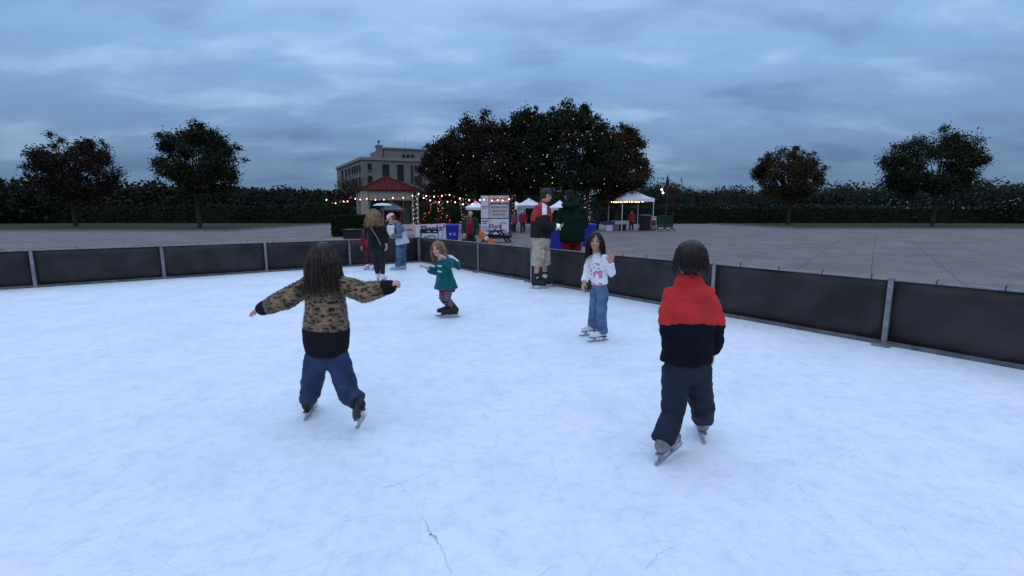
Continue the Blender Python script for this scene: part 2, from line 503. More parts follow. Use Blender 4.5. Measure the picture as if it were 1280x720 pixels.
class P:
    """joints of one figure, all in world space"""
    def __init__(s, label, base, j, hh, face, tilt=(0, 0, 1), right=None, name='person', sk='fair', vox=.006, group=None, hs=None, kid=False):
        s.j = {k: V(v) for k, v in j.items()}; s.hh = hh
        s.F = V(face).normalized(); u = V(tilt); u = (u - s.F * u.dot(s.F)).normalized(); s.U = u
        s.Rv = s.F.cross(s.U).normalized()
        s.right = V(right).normalized() if right is not None else s.Rv      # torso lateral axis
        s.root = thing(name, base, label, 'person', group)
        s.sk = skin(sk); s.vox = vox; s.hs = hs or hh * .82; s.kid = kid

    def ground(s, z=0.0, scale=1.0, drop=.655, sides='LR'):
        """raise or lower the ankles so that the lowest point of blade or sole touches the ice"""
        for sd in sides:
            h = s.hh * scale; td = V(s.j['toe' + sd]).normalized(); dn = V((0, 0, -1)); dn = (dn - td * dn.dot(td)).normalized()
            low = min((td * (k * h) + dn * (drop * h)).z for k in (-.42, .86)); s.j['an' + sd].z = z - low + .002

    def head_shapes(s, m):
        h, c, Rv, F, U = s.hh, s.j['head'], s.Rv, s.F, s.U
        m.ell(c + U * (.11 * h) - F * (.06 * h), Rv * (.36 * h), F * (.45 * h), U * (.385 * h), 20)
        m.ell(c - U * (.16 * h) + F * (.10 * h), Rv * (.27 * h), F * (.29 * h), U * (.31 * h), 18)
        m.ell(c - U * (.38 * h) + F * (.24 * h), Rv * (.12 * h), F * (.11 * h), U * (.10 * h), 12)      # chin
        for sx in (-1, 1):
            m.ell(c - U * (.12 * h) + F * (.25 * h) + Rv * (sx * .15 * h), Rv * (.12 * h), F * (.10 * h), U * (.11 * h), 10)   # cheek
            m.ell(c - U * (.02 * h) - F * (.02 * h) + Rv * (sx * .36 * h), Rv * (.045 * h), F * (.09 * h), U * (.14 * h), 10)  # ear
            m.ell(c + U * (.09 * h) + F * (.335 * h) + Rv * (sx * .13 * h), Rv * (.11 * h), F * (.05 * h), U * (.035 * h), 10)  # brow
        m.tube([c + U * (.03 * h) + F * (.36 * h), c - U * (.10 * h) + F * (.44 * h)], [.045 * h, .062 * h], 10)
        m.ell(c - U * (.235 * h) + F * (.355 * h), Rv * (.11 * h), F * (.05 * h), U * (.04 * h), 10)

    def hand(s, m, side):
        wr = s.j['wr' + side]; d, n, curl = s.hands[side]
        d = V(d).normalized(); n = V(n); n = (n - d * n.dot(d)).normalized()
        t = d.cross(n) * (1 if side == 'R' else -1)        # towards the thumb
        t.normalize(); h = s.hs
        kn = wr + d * (.48 * h)
        m.tube([wr - d * (.05 * h), wr + d * (.18 * h), kn], [(.16 * h, .12 * h), (.21 * h, .12 * h), (.23 * h, .10 * h)], 12, ref=t)
        rf = max(.052 * h, s.vox * 1.15)
        for i, (off, ln) in enumerate(((.175, .46), (.06, .52), (-.06, .49), (-.17, .38))):
            p = kn + t * (off * h) - d * (.05 * h); ang = 0.12 + curl * .5; dd = (d + t * (off * .9)).normalized(); pts = [p]; rr = [rf * 1.1]
            for k in range(3):
                a = ang * (k + .6)
                v = dd * math.cos(a) + n * math.sin(a)
                pts.append(pts[-1] + v * (ln * h / 3 + (.03 * h if k == 0 else 0))); rr.append(rf * (1 - .1 * k))
            m.tube(pts, rr, 8)
        b = wr + d * (.14 * h) + t * (.13 * h)
        v1 = (d * .55 + t * .8 + n * .25).normalized(); v2 = (d * .9 + t * .3 + n * (.2 + curl * .5)).normalized()
        m.tube([b, b + v1 * (.2 * h), b + v1 * (.2 * h) + v2 * (.24 * h)], [rf * 1.35, rf * 1.2, rf * .95], 8)

    def body(s, girth=1.0, hands=None, legfat=.78):
        s.hands = hands or {'L': (s.j['wrL'] - s.j['elL'], s.right, .5), 'R': (s.j['wrR'] - s.j['elR'], -s.right, .5)}
        m = MB(); j = s.j; h = s.hh * girth; rt = s.right
        s.head_shapes(m)
        nk = j['neck']
        m.tube([nk - V((0, 0, .05 * h)), lerp(nk, j['head'], .45), j['head'] - s.U * (.1 * h)], [.24 * h, .22 * h, .21 * h], 12)
        mid = lerp(j['hip'], j['neck'], .4); chest = lerp(j['hip'], j['neck'], .75)
        m.tube([j['hip'], mid, chest, lerp(j['hip'], j['neck'], .93)], [(.42 * h, .30 * h), (.38 * h, .27 * h), (.42 * h, .28 * h), (.30 * h, .19 * h)], 16, ref=rt)
        for sd in 'LR':
            m.tube([j['sh' + sd], lerp(j['sh' + sd], j['el' + sd], .5), j['el' + sd], lerp(j['el' + sd], j['wr' + sd], .35), j['wr' + sd]],
                   [.17 * h, .165 * h, .15 * h, .15 * h, .115 * h], 12)
            m.tube([j['hp' + sd], lerp(j['hp' + sd], j['kn' + sd], .5), j['kn' + sd], lerp(j['kn' + sd], j['an' + sd], .35), j['an' + sd]],
                   [.34 * h * legfat, .29 * h * legfat, .215 * h * legfat, .21 * h * legfat, .14 * h], 12)
            an = j['an' + sd]; td = V(j['toe' + sd]).normalized()
            m.tube([an - td * (.1 * h) - V((0, 0, .18 * h)), an + td * (.35 * h) - V((0, 0, .2 * h)), an + td * (.62 * h) - V((0, 0, .24 * h))], [.13 * h, .14 * h, .09 * h], 10)
            s.hand(m, sd)
        c, hh = j['head'], s.hh

        def ff(p, n):
            q = p - c; x, y, z = q.dot(s.Rv) / hh, q.dot(s.F) / hh, q.dot(s.U) / hh
            if y > .22 and abs(z) < .5:
                if abs(abs(x) - .145) < .068 and abs(z - .035) < .042: return 1
                if abs(abs(x) - .15) < .085 and abs(z - .125) < .02: return 3
                if abs(x) < .11 and abs(z + .235) < .032 + .012 * (1 - abs(x) / .11): return 2
            return 0
        s.bodyo = m.remesh('body', [s.sk, M_eye, M_lip, mat('brow_hair', (.07, .045, .03), .8)], s.root, s.vox, 2, facefn=ff)
        return s.bodyo

    def top(s, mats, hem, hem_r, chest_r=None, sh=None, sl=(.27, .25, .2), end=.97, name='jacket', vox=.009, wr=.008, ff=None, collar=.28, smooth=3, extra=None, ws=9):
        """garment for the upper body: torso and both sleeves"""
        m = MB(); j = s.j; h = s.hh; rt = s.right
        chest_r = chest_r or (.70 * h, .46 * h); hem = V(hem)
        nk = j['neck']; shc = lerp(j['shL'], j['shR'], .5)
        pts = [hem, lerp(hem, shc, .35), lerp(hem, shc, .72), lerp(shc, nk, .25), lerp(shc, nk, .9)]
        wm = tuple((hem_r[i] + chest_r[i]) / 2 for i in (0, 1))
        m.tube(pts, [hem_r, wm, chest_r, (chest_r[0] * .74, chest_r[1] * .72), (collar * h, collar * h * .95)], 20, ref=rt, sk=.08)
        for sd in 'LR':
            e = lerp(j['el' + sd], j['wr' + sd], end)
            m.tube([lerp(j['sh' + sd], shc, .45), j['sh' + sd], lerp(j['sh' + sd], j['el' + sd], .5), j['el' + sd], lerp(j['el' + sd], e, .5), e],
                   [sl[0] * h * .9, sl[0] * h, sl[0] * h * .97, sl[1] * h, (sl[1] + sl[2]) / 2 * h, sl[2] * h], 14, ek=.15)
        if extra: extra(m)
        return m.remesh(name, mats, s.root, vox, smooth, wr, ws, ff, seed=len(COL.objects) % 97)

    def pants(s, mats, waist, r=(.42, .36, .30, .27), end=.95, waist_r=(.62, .45), name='trousers', vox=.009, wr=.007, ff=None, smooth=3):
        m = MB(); j = s.j; h = s.hh
        m.tube([lerp(j['hip'], lerp(j['hpL'], j['hpR'], .5), .7), V(waist)], [(waist_r[0] * h, waist_r[1] * h)] * 2, 18, ref=s.right)
        for sd in 'LR':
            e = lerp(j['kn' + sd], j['an' + sd], end)
            m.tube([lerp(j['hp' + sd], V(waist), .3), j['hp' + sd], lerp(j['hp' + sd], j['kn' + sd], .5), j['kn' + sd], lerp(j['kn' + sd], e, .5), e],
                   [r[0] * h * .9, r[0] * h, (r[0] + r[1]) / 2 * h, r[1] * h, r[2] * h, r[3] * h], 14, ek=.12)
        return m.remesh(name, mats, s.root, vox, smooth, wr, 10, ff, seed=len(COL.objects) % 89, wdir=(1, 1, 1.8))

    def tights(s, mats, sd_list='LR', vox=.007):
        for sd in sd_list:
            m = MB(); j = s.j; h = s.hh
            m.tube([lerp(j['hp' + sd], j['kn' + sd], .2), j['kn' + sd], lerp(j['kn' + sd], j['an' + sd], .35), j['an' + sd]], [.31 * h, .24 * h, .235 * h, .17 * h], 14)
            m.remesh('stocking', mats, s.root, vox, 1)

    def skate(s, sd, mboot, scale=1.0, shaft=.55, sole=M_sole, blade=True, mcuff=None):
        j = s.j; h = s.hh * scale; an = j['an' + sd]; td = V(j['toe' + sd]).normalized(); kn = j['kn' + sd]
        up = (kn - an).normalized(); dn = V((0, 0, -1)); dn = (dn - td * dn.dot(td)).normalized()
        m = MB()
        heel = an - td * (.17 * h) + dn * (.22 * h); ball = an + td * (.45 * h) + dn * (.26 * h); toe = an + td * (.72 * h) + dn * (.28 * h)
        m.tube([heel, an + td * (.12 * h) + dn * (.18 * h), ball, toe], [.155 * h, .20 * h, .175 * h, .13 * h], 14)
        m.tube([heel - dn * (.05 * h), an - td * (.02 * h) + up * (.1 * h), an + up * (shaft * h)], [.17 * h, .185 * h, .22 * h], 14)
        o = m.remesh('skate_boot' if blade else 'shoe', mboot, s.root, .008, 2)
        side = td.cross(dn).normalized(); sb = dn * (.42 * h)
        m = MB(); m.bar(an - td * (.30 * h) + dn * (.40 * h), an + td * (.80 * h) + dn * (.40 * h), .20 * h, .05 * h, up=dn); so_ = m.build('sole', sole, o, bevel=.004)
        if blade:
            m = MB(); lo = dn * (.62 * h)
            m.bar(an - td * (.42 * h) + lo, an + td * (.86 * h) + lo, .018, .07 * h, up=dn)
            m.bar(an + td * (.86 * h) + lo, an + td * (.96 * h) + dn * (.56 * h), .018, .06 * h, up=dn)
            for k in (-.16, .5):
                m.bar(an + td * (k * h) + dn * (.42 * h), an + td * (k * h) + dn * (.60 * h), .02, .16 * h, up=td)
            m.build('skate_blade', M_blade, o)
        return o

    # hair --------------------------------------------------------------
    def cap_hair(s, mats, front=.35, vox=.008, grow=1.08, low=-.25):
        """scalp-hugging base under the strands (or short hair)"""
        c, h = s.j['head'], s.hh; m = MB()
        m.ell(c + s.U * (.13 * h) - s.F * (.10 * h), s.Rv * (.385 * h * grow), s.F * (.44 * h * grow), s.U * (.40 * h * grow), 20)
        m.ell(c - s.U * (.08 * h) - s.F * (.22 * h), s.Rv * (.34 * h * grow), s.F * (.28 * h * grow), s.U * ((.10 - low) * h), 16)
        return m.remesh('hair', mats, s.root, vox, 1, .006, 22)

    def strands(s, mats, n=300, length=1.2, wave=0.0, curl=0.0, thick=.010, seed=1, name='hair', spread=.1, parent=None, flat=.0, fringe=False, shoulders=True):
        c, h, Rv, F, U = s.j['head'], s.hh, s.Rv, s.F, s.U; r = random.Random(seed); m = MB()
        cc = c + U * (.10 * h) - F * (.08 * h); ea, eb, ec = .395 * h, .47 * h, .42 * h
        sh0 = lerp(s.j['shL'], s.j['shR'], .5)

        def push(p):
            q = p - cc; x, y, z = q.dot(Rv) / ea, q.dot(F) / eb, q.dot(U) / ec
            k = math.sqrt(x * x + y * y + z * z)
            if k < 1 and k > 1e-5: p = cc + q / k
            # jaw: keep hair to the sides of the face
            q = p - c; x, y, z = q.dot(Rv) / h, q.dot(F) / h, q.dot(U) / h
            if y > .05 and z < .22 and abs(x) < .31: p = p + Rv * ((.31 - abs(x)) * h * (1 if x >= 0 else -1))
            if shoulders:
                q = p - (sh0 - V((0, 0, .30 * h))); a, b, z = q.dot(s.right) / (.95 * h), q.dot(s.right.cross(V((0, 0, 1)))) / (.52 * h), q.z / (.52 * h)
                k = math.sqrt(a * a + b * b + z * z)
                if k < 1 and k > 1e-5: p = p + (q / k - q)
            return p
        cnt = 0
        while cnt < n:
            d = V((r.gauss(0, 1), r.gauss(0, 1), r.gauss(0, 1))).normalized()
            x, y, z = d
            if z < -.35 or (y > .30 and z < .55) or (y > .75): continue
            cnt += 1
            p = cc + Rv * (x * ea) + F * (y * eb) + U * (z * ec)
            side = 1 if x >= 0 else -1
            vel = (Rv * (x * .45 + side * .12) + F * (y * .15 - .22) - U * .25).normalized() * .8
            L_ = length * h * r.uniform(.75, 1.08); nseg = 11; st = L_ / nseg
            ph = r.uniform(0, 6.28); am = wave * h * r.uniform(.5, 1.2); fr = r.uniform(.8, 1.4)
            out = V((r.uniform(-1, 1), r.uniform(-1, 1), 0)) * (spread * h)
            pts, rr = [], []
            for k in range(nseg + 1):
                pos = p.copy()
                t = k / nseg
                if wave or curl:
                    ww = am * min(1, t * 2.2)
                    pos += Rv * (ww * math.sin(ph + fr * 9 * t)) + F * (ww * math.cos(ph * 1.3 + fr * 9 * t + curl))
                pos += out * t
                pts.append(pos); rr.append(thick * h * (1.0 - .65 * t) if k else thick * h * .6)
                vel = (vel * .58 + V((0, 0, -1)) * .42).normalized()
                p = push(p + vel * st)
            m.tube(pts, rr, 4, cap=False, mi=r.choice(range(len(mats))))
        return m.build(name, mats, parent or s.root, smooth=True)

    def cap(s, mats, brim=True, name='cap', knit=False):
        c, h = s.j['head'], s.hh; m = MB(); F, U, Rv = s.F, s.U, s.Rv
        cc = c + U * (.17 * h) - F * (.06 * h)
        n = 18; rows = 6
        ring = []
        for i in range(rows + 1):
            th = R(90) * i / rows; k = math.cos(th) ** .8 if i < rows else .02; z = math.sin(th)
            for q in range(n):
                a = 2 * math.pi * q / n
                m.v.append(cc + Rv * (.42 * h * k * math.cos(a)) + F * (.49 * h * k * math.sin(a)) + U * (.40 * h * z))
        for i in range(rows):
            for q in range(n):
                a = i * n + q; b = i * n + (q + 1) % n
                m.f.append((a, b, b + n, a + n)); m.m.append(0)
        m.f.append(tuple(reversed(range(n)))); m.m.append(0)
        o = m.build(name, mats, s.root, smooth=True)
        if brim:
            m = MB(); k = 9; up_, lo_ = [], []
            for t in range(k):
                a = R(28 + 124 * t / (k - 1)); rr = .49 * h
                pin = cc + Rv * (.42 * h * math.cos(a)) + F * (rr * math.sin(a)); ext = .34 * h * math.sin(math.pi * t / (k - 1)) ** .6
                pout = pin + F * ext - U * (.10 * h * math.sin(math.pi * t / (k - 1)) + .02 * h)
                up_.append((pin, pout))
            for dz in (0, -.025 * h):
                for pin, pout in up_: m.v += [pin + U * dz, pout + U * dz]
            for lay in (0, 1):
                for t in range(k - 1):
                    a = lay * 2 * k + 2 * t; m.f.append((a, a + 1, a + 3, a + 2)); m.m.append(0)
            for t in range(k - 1):
                a = 2 * t + 1; b = a + 2 * k; m.f.append((a, a + 2, b + 2, b)); m.m.append(0)
            m.build('brim', mats, o, smooth=False)
        return o


def standing(base, H, yaw, kid=False, arms='down', lean=0.0, step=.0):
    """default joints of a standing figure facing yaw (0 = away from camera, 180 = towards it)"""
    f = V((-math.sin(yaw), math.cos(yaw), 0)); r = V((math.cos(yaw), math.sin(yaw), 0)); u = V((0, 0, 1)); b = V(base)
    k = dict(hip=.515, knee=.275, an=.05, sh=.82, neck=.85, head=.925) if not kid else dict(hip=.48, knee=.26, an=.055, sh=.775, neck=.81, head=.915)

    def pt(x, z, y=0): return b + r * (x * H) + u * (z * H) + f * ((y + lean * max(0, z - .5)) * H)
    j = dict(hip=pt(0, k['hip'] + .02), neck=pt(0, k['neck']), head=pt(0, k['head'], .015))
    for sd, sx in (('L', -1), ('R', 1)):
        sw = .118 if not kid else .105
        j['sh' + sd] = pt(sx * sw, k['sh'])
        if arms == 'down': j['el' + sd] = pt(sx * .150, k['sh'] - .175, -.01); j['wr' + sd] = pt(sx * .145, k['sh'] - .31, .05)
        elif arms == 'front': j['el' + sd] = pt(sx * .155, k['sh'] - .165, .0); j['wr' + sd] = pt(sx * .06, k['sh'] - .19, .14)
        j['hp' + sd] = pt(sx * .055, k['hip']); sy = step * sx
        j['kn' + sd] = pt(sx * .06, k['knee'], sy * .6 + .01); j['an' + sd] = pt(sx * .062, k['an'], sy)
        j['toe' + sd] = f + r * (sx * .15)
    return j, f, r


def J(Y0, **kw):
    out = {}
    for k, v in kw.items():
        if k.startswith('toe'): out[k] = V(v)
        else: out[k] = AT(v[0], v[1], Y0 + (v[2] if len(v) > 2 else 0))
    return out


M_white_knit = mat('white_sweatshirt', (.74, .71, .74), .9, .06, 12, bump=.15, bscale=120, sheen=.2)
M_pink_print = mat('pink_print', (.55, .17, .30), .85, .3, 60)
M_lilac_print = mat('lilac_print', (.38, .26, .36), .85, .3, 60)
M_denim = mat('blue_denim', (.080, .130, .225), .85, .35, 9, bump=.25, bscale=160)
M_denim2 = mat('dark_denim', (.019, .034, .078), .85, .35, 9, bump=.25, bscale=160)
M_white_boot = mat('white_leather', (.62, .62, .66), .4, .1, 10)
M_black_boot = mat('black_leather', (.014, .013, .015), .45, .2, 10)
M_dark_hair = [mat('dark_brown_hair', (.011, .007, .006), .42, .3, 30), mat('brown_hair', (.020, .011, .008), .42, .3, 30)]
M_blond = [mat('blond_hair', (.30, .165, .085), .5, .3, 40), mat('honey_hair', (.21, .11, .055), .5, .3, 40), mat('light_blond_hair', (.38, .23, .13), .5, .3, 40)]
M_curly = [mat('curly_blond_hair', (.30, .18, .09), .55, .3, 40), mat('curly_dark_blond_hair', (.10, .055, .03), .55, .3, 40), mat('curly_light_hair', (.42, .28, .16), .55, .3, 40)]

# --- girl in the white sweatshirt ------------------------------------------------
Y = 5.36
j = J(Y, hip=(749, 361), neck=(746, 317.5), head=(744.3, 301.5, -.03), shL=(755.5, 322.5, -.08), elL=(765.5, 342, -.14), wrL=(763, 328.5, -.20),
      shR=(737.5, 323, .08), elR=(734, 342, .09), wrR=(730.5, 351.5, .03), hpL=(753, 364, -.05), knL=(751.5, 395, -.08), anL=(752.5, 421.5, -.02),
      hpR=(745, 364, .05), knR=(742, 393, .10), anR=(741, 413, .26), toeL=(-.93, -.36, 0), toeR=(-.9, -.42, 0))
p = P('girl in a white printed sweatshirt and blue jeans waving at the camera', G(748, 428), j, .196, (-.22, -1, -.05), (.06, 0, 1), right=(-.72, .70, 0), sk='warm', vox=.0048, kid=True, hs=.15)
p.ground(); p.body(hands={'L': ((.12, -.05, 1), (-.1, -1, 0), .15), 'R': ((-.25, -.1, -1), (.7, .2, 0), .6)})
fr = V((-.70, -.72, 0))


def ff(c, n):
    z = c.z; q = (c - lerp(j['hip'], j['neck'], .6))
    if n.dot(fr) > .35 and .60 < z < .90 and abs(q.dot(p.right)) < .095:
        k = noise.noise(c * 22)
        if z > .78 and k > .08: return 1 if noise.noise(c * 40) > -.1 else 2
        if z <= .78 and k > .24: return 1
        if z > .72 and k < -.42: return 2
    return 0


p.top([M_white_knit, M_pink_print, M_lilac_print], AT(749.5, 355, Y), (.100, .088), (.105, .083), sl=(.255, .245, .215), end=.99, name='sweatshirt', vox=.0075, wr=.012, ff=ff, collar=.27)
p.pants([M_denim], AT(749, 352, Y), r=(.355, .305, .31, .335), end=1.16, waist_r=(.42, .38), name='jeans', vox=.0075, wr=.013)
p.skate('L', M_white_boot, 1.0); p.skate('R', M_white_boot, 1.0)
p.strands(M_dark_hair, 900, 1.35, .016, thick=.013, seed=3, spread=.03)
p.cap_hair(M_dark_hair, grow=1.02, low=-.30)

# --- girl in the teal coat ---------------------------------------------------------
Y = 6.62
j = J(Y, hip=(557, 357), neck=(553, 326), head=(547.3, 311, -.05), shL=(562, 329, -.11), elL=(562, 331, -.27), wrL=(556, 322.5, -.42),
      shR=(549, 330, .09), elR=(547, 341, .05), wrR=(535.5, 336, -.02), hpL=(560.5, 360, -.05), knL=(559, 374, -.10), anL=(567.5, 390, -.03),
      hpR=(555, 360, .05), knR=(553, 373, .0), anR=(561.5, 388.5, .12), toeL=(-.95, -.3, 0), toeR=(-.9, -.4, .0))
p = P('blond girl in a teal hooded coat and striped stockings skating with arms out', G(565, 397), j, .205, (-.42, -1, -.08), (-.12, 0, 1), right=(-.62, .78, 0), sk='pink', vox=.0052, kid=True, hs=.135)
p.ground(scale=1.05); p.body(legfat=.95, hands={'L': ((-.35, -.75, .45), (-.3, .3, -.9), .3), 'R': ((-.95, -.1, .45), (.2, -.3, -.9), .1)})
M_teal = mat('teal_wool', (.004, .098, .100), .9, .15, 20, bump=.2, bscale=120, sheen=.08)
M_teal_dark = mat('teal_lining', (.01, .03, .035), .9)
M_cream = mat('cream_fleece', (.62, .60, .60), .95, .1, 30, bump=.3, bscale=100)


def ff(c, n): return 0


p.top([M_teal], AT(557.5, 360, Y), (.180, .165), (.110, .092), sl=(.28, .27, .25), end=.95, name='coat', vox=.0085, wr=.011, collar=.30)
m = MB(); hd = AT(564, 325, Y + .04)
m.tube([AT(556, 321.5, Y + .05), AT(563, 323, Y + .07), AT(571, 329, Y + .06), AT(573, 335, Y + .03)], [(.055, .035), (.075, .05), (.07, .045), (.045, .03)], 12, ref=(.3, 1, 0))
m.remesh('hood', [M_teal, M_cream], p.root, .007, 2, .004, 12, ff=None) if False else m.remesh('hood', [M_teal, M_cream], p.root, .007, 2, .004, 12, facefn=lambda c, n: 1 if (n.z > .62) else 0)
for py in (332.0, 339.0):        # toggles down the front edge
    m = MB(); a = AT(547.5, py, Y - .115); b_ = AT(551.5, py + .8, Y - .135)
    m.tube([a, b_], [.011, .011], 8); m.build('toggle', M_cream, p.root, smooth=True)
m = MB(); hipc = AT(558, 357, Y)
m.tube([AT(558, 355, Y), AT(559, 364.5, Y)], [(.120, .110), (.122, .110)], 22, ref=p.right, ek=.1)
m.remesh('skirt', [mat('red_skirt', (.28, .012, .03), .85, .2, 20)], p.root, .008, 1, .010, 14, wdir=(2, 2, .3))
m_str = mat('striped_stocking', (.11, .075, .095), .85)
nt = m_str.node_tree; wv = nt.nodes.new('ShaderNodeTexWave'); wv.bands_direction = 'Z'; wv.inputs['Scale'].default_value = 9; tcn = nt.nodes.new('ShaderNodeTexCoord')
nt.links.new(tcn.outputs['Object'], wv.inputs['Vector']); rp = nt.nodes.new('ShaderNodeValToRGB'); rp.color_ramp.elements[0].position = .8; rp.color_ramp.elements[0].color = (.095, .06, .08, 1)
rp.color_ramp.elements[1].position = .9; rp.color_ramp.elements[1].color = (.21, .165, .195, 1); nt.links.new(wv.outputs['Color'], rp.inputs[0]); nt.links.new(rp.outputs[0], nt.nodes['Principled BSDF'].inputs['Base Color'])
p.tights([m_str])
p.skate('L', M_black_boot, 1.05, shaft=.72); p.skate('R', M_black_boot, 1.05, shaft=.72)
p.strands(M_blond, 800, .86, .03, thick=.013, seed=5, spread=.06)
p.cap_hair([M_blond[1]], grow=1.02, low=-.28)

# --- man in the red and black jacket -----------------------------------------------
Y = 9.25
j = J(Y, hip=(676, 300), neck=(679, 254), head=(683, 244.5, 0), shL=(678, 259, -.17), elL=(680, 280, -.26), wrL=(693.5, 287, -.20),
      shR=(678, 258.5, .19), elR=(684, 278, .22), wrR=(696, 285, .02), hpL=(673.5, 304, -.09), knL=(672, 329, -.10), anL=(669.5, 350.5, -.06),
      hpR=(679, 304, .09), knR=(681, 328, .12), anR=(681, 350, .16), toeL=(.96, -.1, 0), toeR=(.96, .05, 0))
p = P('tall man in a red and black jacket, khaki cargo shorts and a cap', G(676, 357), j, .245, (.96, .25, -.18), (0, 0, 1), right=(.15, -.98, 0), sk='fair', vox=.008, hs=.19)
p.ground(scale=1.05); p.body(girth=1.0, legfat=1.0, hands={'L': ((.9, .3, .2), (0, .2, 1), .7), 'R': ((.8, -.5, .2), (0, -.2, 1), .7)})
M_red = mat('red_nylon', (.36, .010, .018), .6, .15, 10, bump=.15, bscale=40)
M_black = mat('black_nylon', (.0055, .0055, .007), .8, .2, 10, bump=.15, bscale=40)
M_whitestripe = mat('white_nylon', (.66, .64, .70), .6, .1)
zb = AT(676, 276, Y).z; zs = AT(680, 270, Y).z


def ff(c, n):
    q = c - j['shL']
    ax = (j['elL'] - j['shL']).normalized(); t = q.dot(ax); d = (q - ax * t)
    near = c.y < Y - .145 and d.length < .17
    if near:
        if t > .17: return 1
        if t > -.13 and -.045 < c.x - (j['shL'].x + .035) < .045 and c.z > zs: return 2
        return 0
    if c.z < zb - .02 * (c.x - j['hip'].x): return 1
    return 0


p.top([M_red, M_black, M_whitestripe], AT(675.5, 297, Y), (.215, .205), (.235, .200), sl=(.36, .34, .26), end=.95, wr=.018, ff=ff, ws=7, collar=.31)
M_khaki = mat('khaki_cotton', (.40, .33, .25), .9, .15, 14, bump=.2, bscale=90)
p.pants([M_khaki], AT(676, 297, Y), r=(.50, .50, .50, .50), end=.12, waist_r=(.78, .72), name='cargo_shorts', wr=.016)
m = MB(); m.box(AT(676, 318, Y - .225), (.15, .03, .17)); m.remesh('cargo_pocket', [M_khaki], p.root, .01, 2, .006)
for sd in 'LR':
    m = MB(); q = j['kn' + sd] - j['an' + sd]
    m.tube([j['an' + sd] + q * .20, j['an' + sd] + q * .36], [.050, .053], 12); m.remesh('sock', [M_cream], p.root, .008, 1)
    p.skate(sd, M_black_boot, 1.05, shaft=.42)
p.cap_hair(M_dark_hair[1:], grow=.99, low=-.12)
p.cap([mat('grey_cap', (.045, .042, .045), .9, .2, 30)], True)
ph = thing('phone', AT(698, 283.5, Y - .06), 'phone with a lit greenish screen in the hand of the man in the red jacket', 'phone')
m = MB(); fx = V((.75, .3, -.2)).normalized(); tl = Matrix.Rotation(R(-40), 3, 'X') @ Matrix.Rotation(R(20), 3, 'Z')
c = AT(698, 283.5, Y - .06); m.box(c, (.085, .012, .15), tl); m.build('case', M_black_boot, ph, bevel=.004)
m = MB(); m.box(c + tl @ V((0, -.0078, 0)), (.076, .003, .135), tl); m.build('screen', mat('phone_screen', (.1, .2, .18), .2, emit=(.45, .9, .75), es=.9), ph)

# --- man in the dark green hooded jacket, outside the boards ------------------------
Y = 10.05; b0 = GX(713.5, Y); jj, f, r_ = standing(b0, 1.90, R(4), arms='front')
jj['head'] = AT(711.5, 245.5, Y + .02); jj['neck'] = AT(713, 256, Y)
p = P('tall man in a dark green hooded jacket and red trousers seen from behind', b0, jj, .24, (-.15, 1, -.1), right=r_, vox=.010)
p.body()
M_dgreen = mat('dark_green_nylon', (.006, .016, .011), .88, .2, 8, bump=.2, bscale=40)


def hoodx(m):
    m.tube([AT(713, 258, Y), AT(712.5, 252, Y - .01)], [.095, .088], 14)
    m.tube([AT(705, 256, Y - .08), AT(713.5, 258, Y - .16), AT(722, 256, Y - .08)], [.05, .07, .05], 12)


p.top([M_dgreen], AT(715, 301, Y), (.275, .20), (.255, .18), sl=(.35, .33, .27), wr=.02, extra=hoodx, ws=6, vox=.011, collar=.34)
p.pants([mat('red_trousers', (.17, .008, .014), .85, .2, 12)], AT(715, 298, Y), waist_r=(.92, .66), r=(.47, .40, .36, .34), vox=.011)
for sd in 'LR': p.skate(sd, M_black_boot, 1, blade=False, shaft=.35)
p.cap_hair(M_dark_hair, grow=1.02, low=-.34)
p.cap([mat('dark_cap', (.016, .017, .018), .9, .2, 30)], True)

# --- woman with curly blond hair, from behind ---------------------------------------
Y = 10.05
j = J(Y, hip=(471, 310), neck=(467.5, 280), head=(466.8, 269), shL=(459, 284), elL=(458, 297, .02), wrL=(464, 305, .22),
      shR=(478, 284.5), elR=(483.5, 297), wrR=(482.5, 304, -.03), hpL=(467, 311), knL=(470, 328, .04), anL=(472.5, 345.5, .02),
      hpR=(475, 311), knR=(477.5, 328, .03), anR=(478.5, 345, -.05), toeL=(-.25, .97, 0), toeR=(.15, .98, 0))
p = P('woman with curly blond hair in a black coat and black trousers skating away', G(476, 352.5), j, .235, (-.15, 1, -.1), right=(1, .1, 0), vox=.008, hs=.18)
p.ground(scale=.95); p.body(hands={'R': ((.15, -.1, -1), (-1, 0, 0), .5), 'L': ((.3, .5, -.4), (1, 0, 0), .5)})
M_bcoat = mat('black_wool', (.010, .009, .011), .9, .2, 20, bump=.2, bscale=90, sheen=.15)
p.top([M_bcoat], AT(470.5, 310, Y), (.195, .145), (.175, .13), sl=(.29, .26, .22), wr=.014, name='coat', ws=8)
p.pants([mat('black_jeans', (.010, .011, .016), .85, .3, 12)], AT(471, 308, Y), r=(.40, .30, .25, .20), end=.93)
M_wboot2 = mat('white_pink_boot', (.60, .55, .60), .5, .15, 18)
p.skate('L', M_wboot2, .95, shaft=.7); p.skate('R', M_wboot2, .95, shaft=.7)
p.strands(M_curly, 620, 1.12, .15, curl=1.2, thick=.021, seed=8, spread=.30, shoulders=True)
p.cap_hair([M_curly[1]], grow=1.12, low=-.4)
m = MB(); m.tube([AT(461.5, 281, Y - .10), AT(464.5, 286, Y - .17), AT(471, 296, Y - .195), AT(476, 306, Y - .20)], [.011] * 4, 6)
m.build('bag_strap', mat('tan_strap', (.19, .14, .09), .6), p.root, smooth=True)

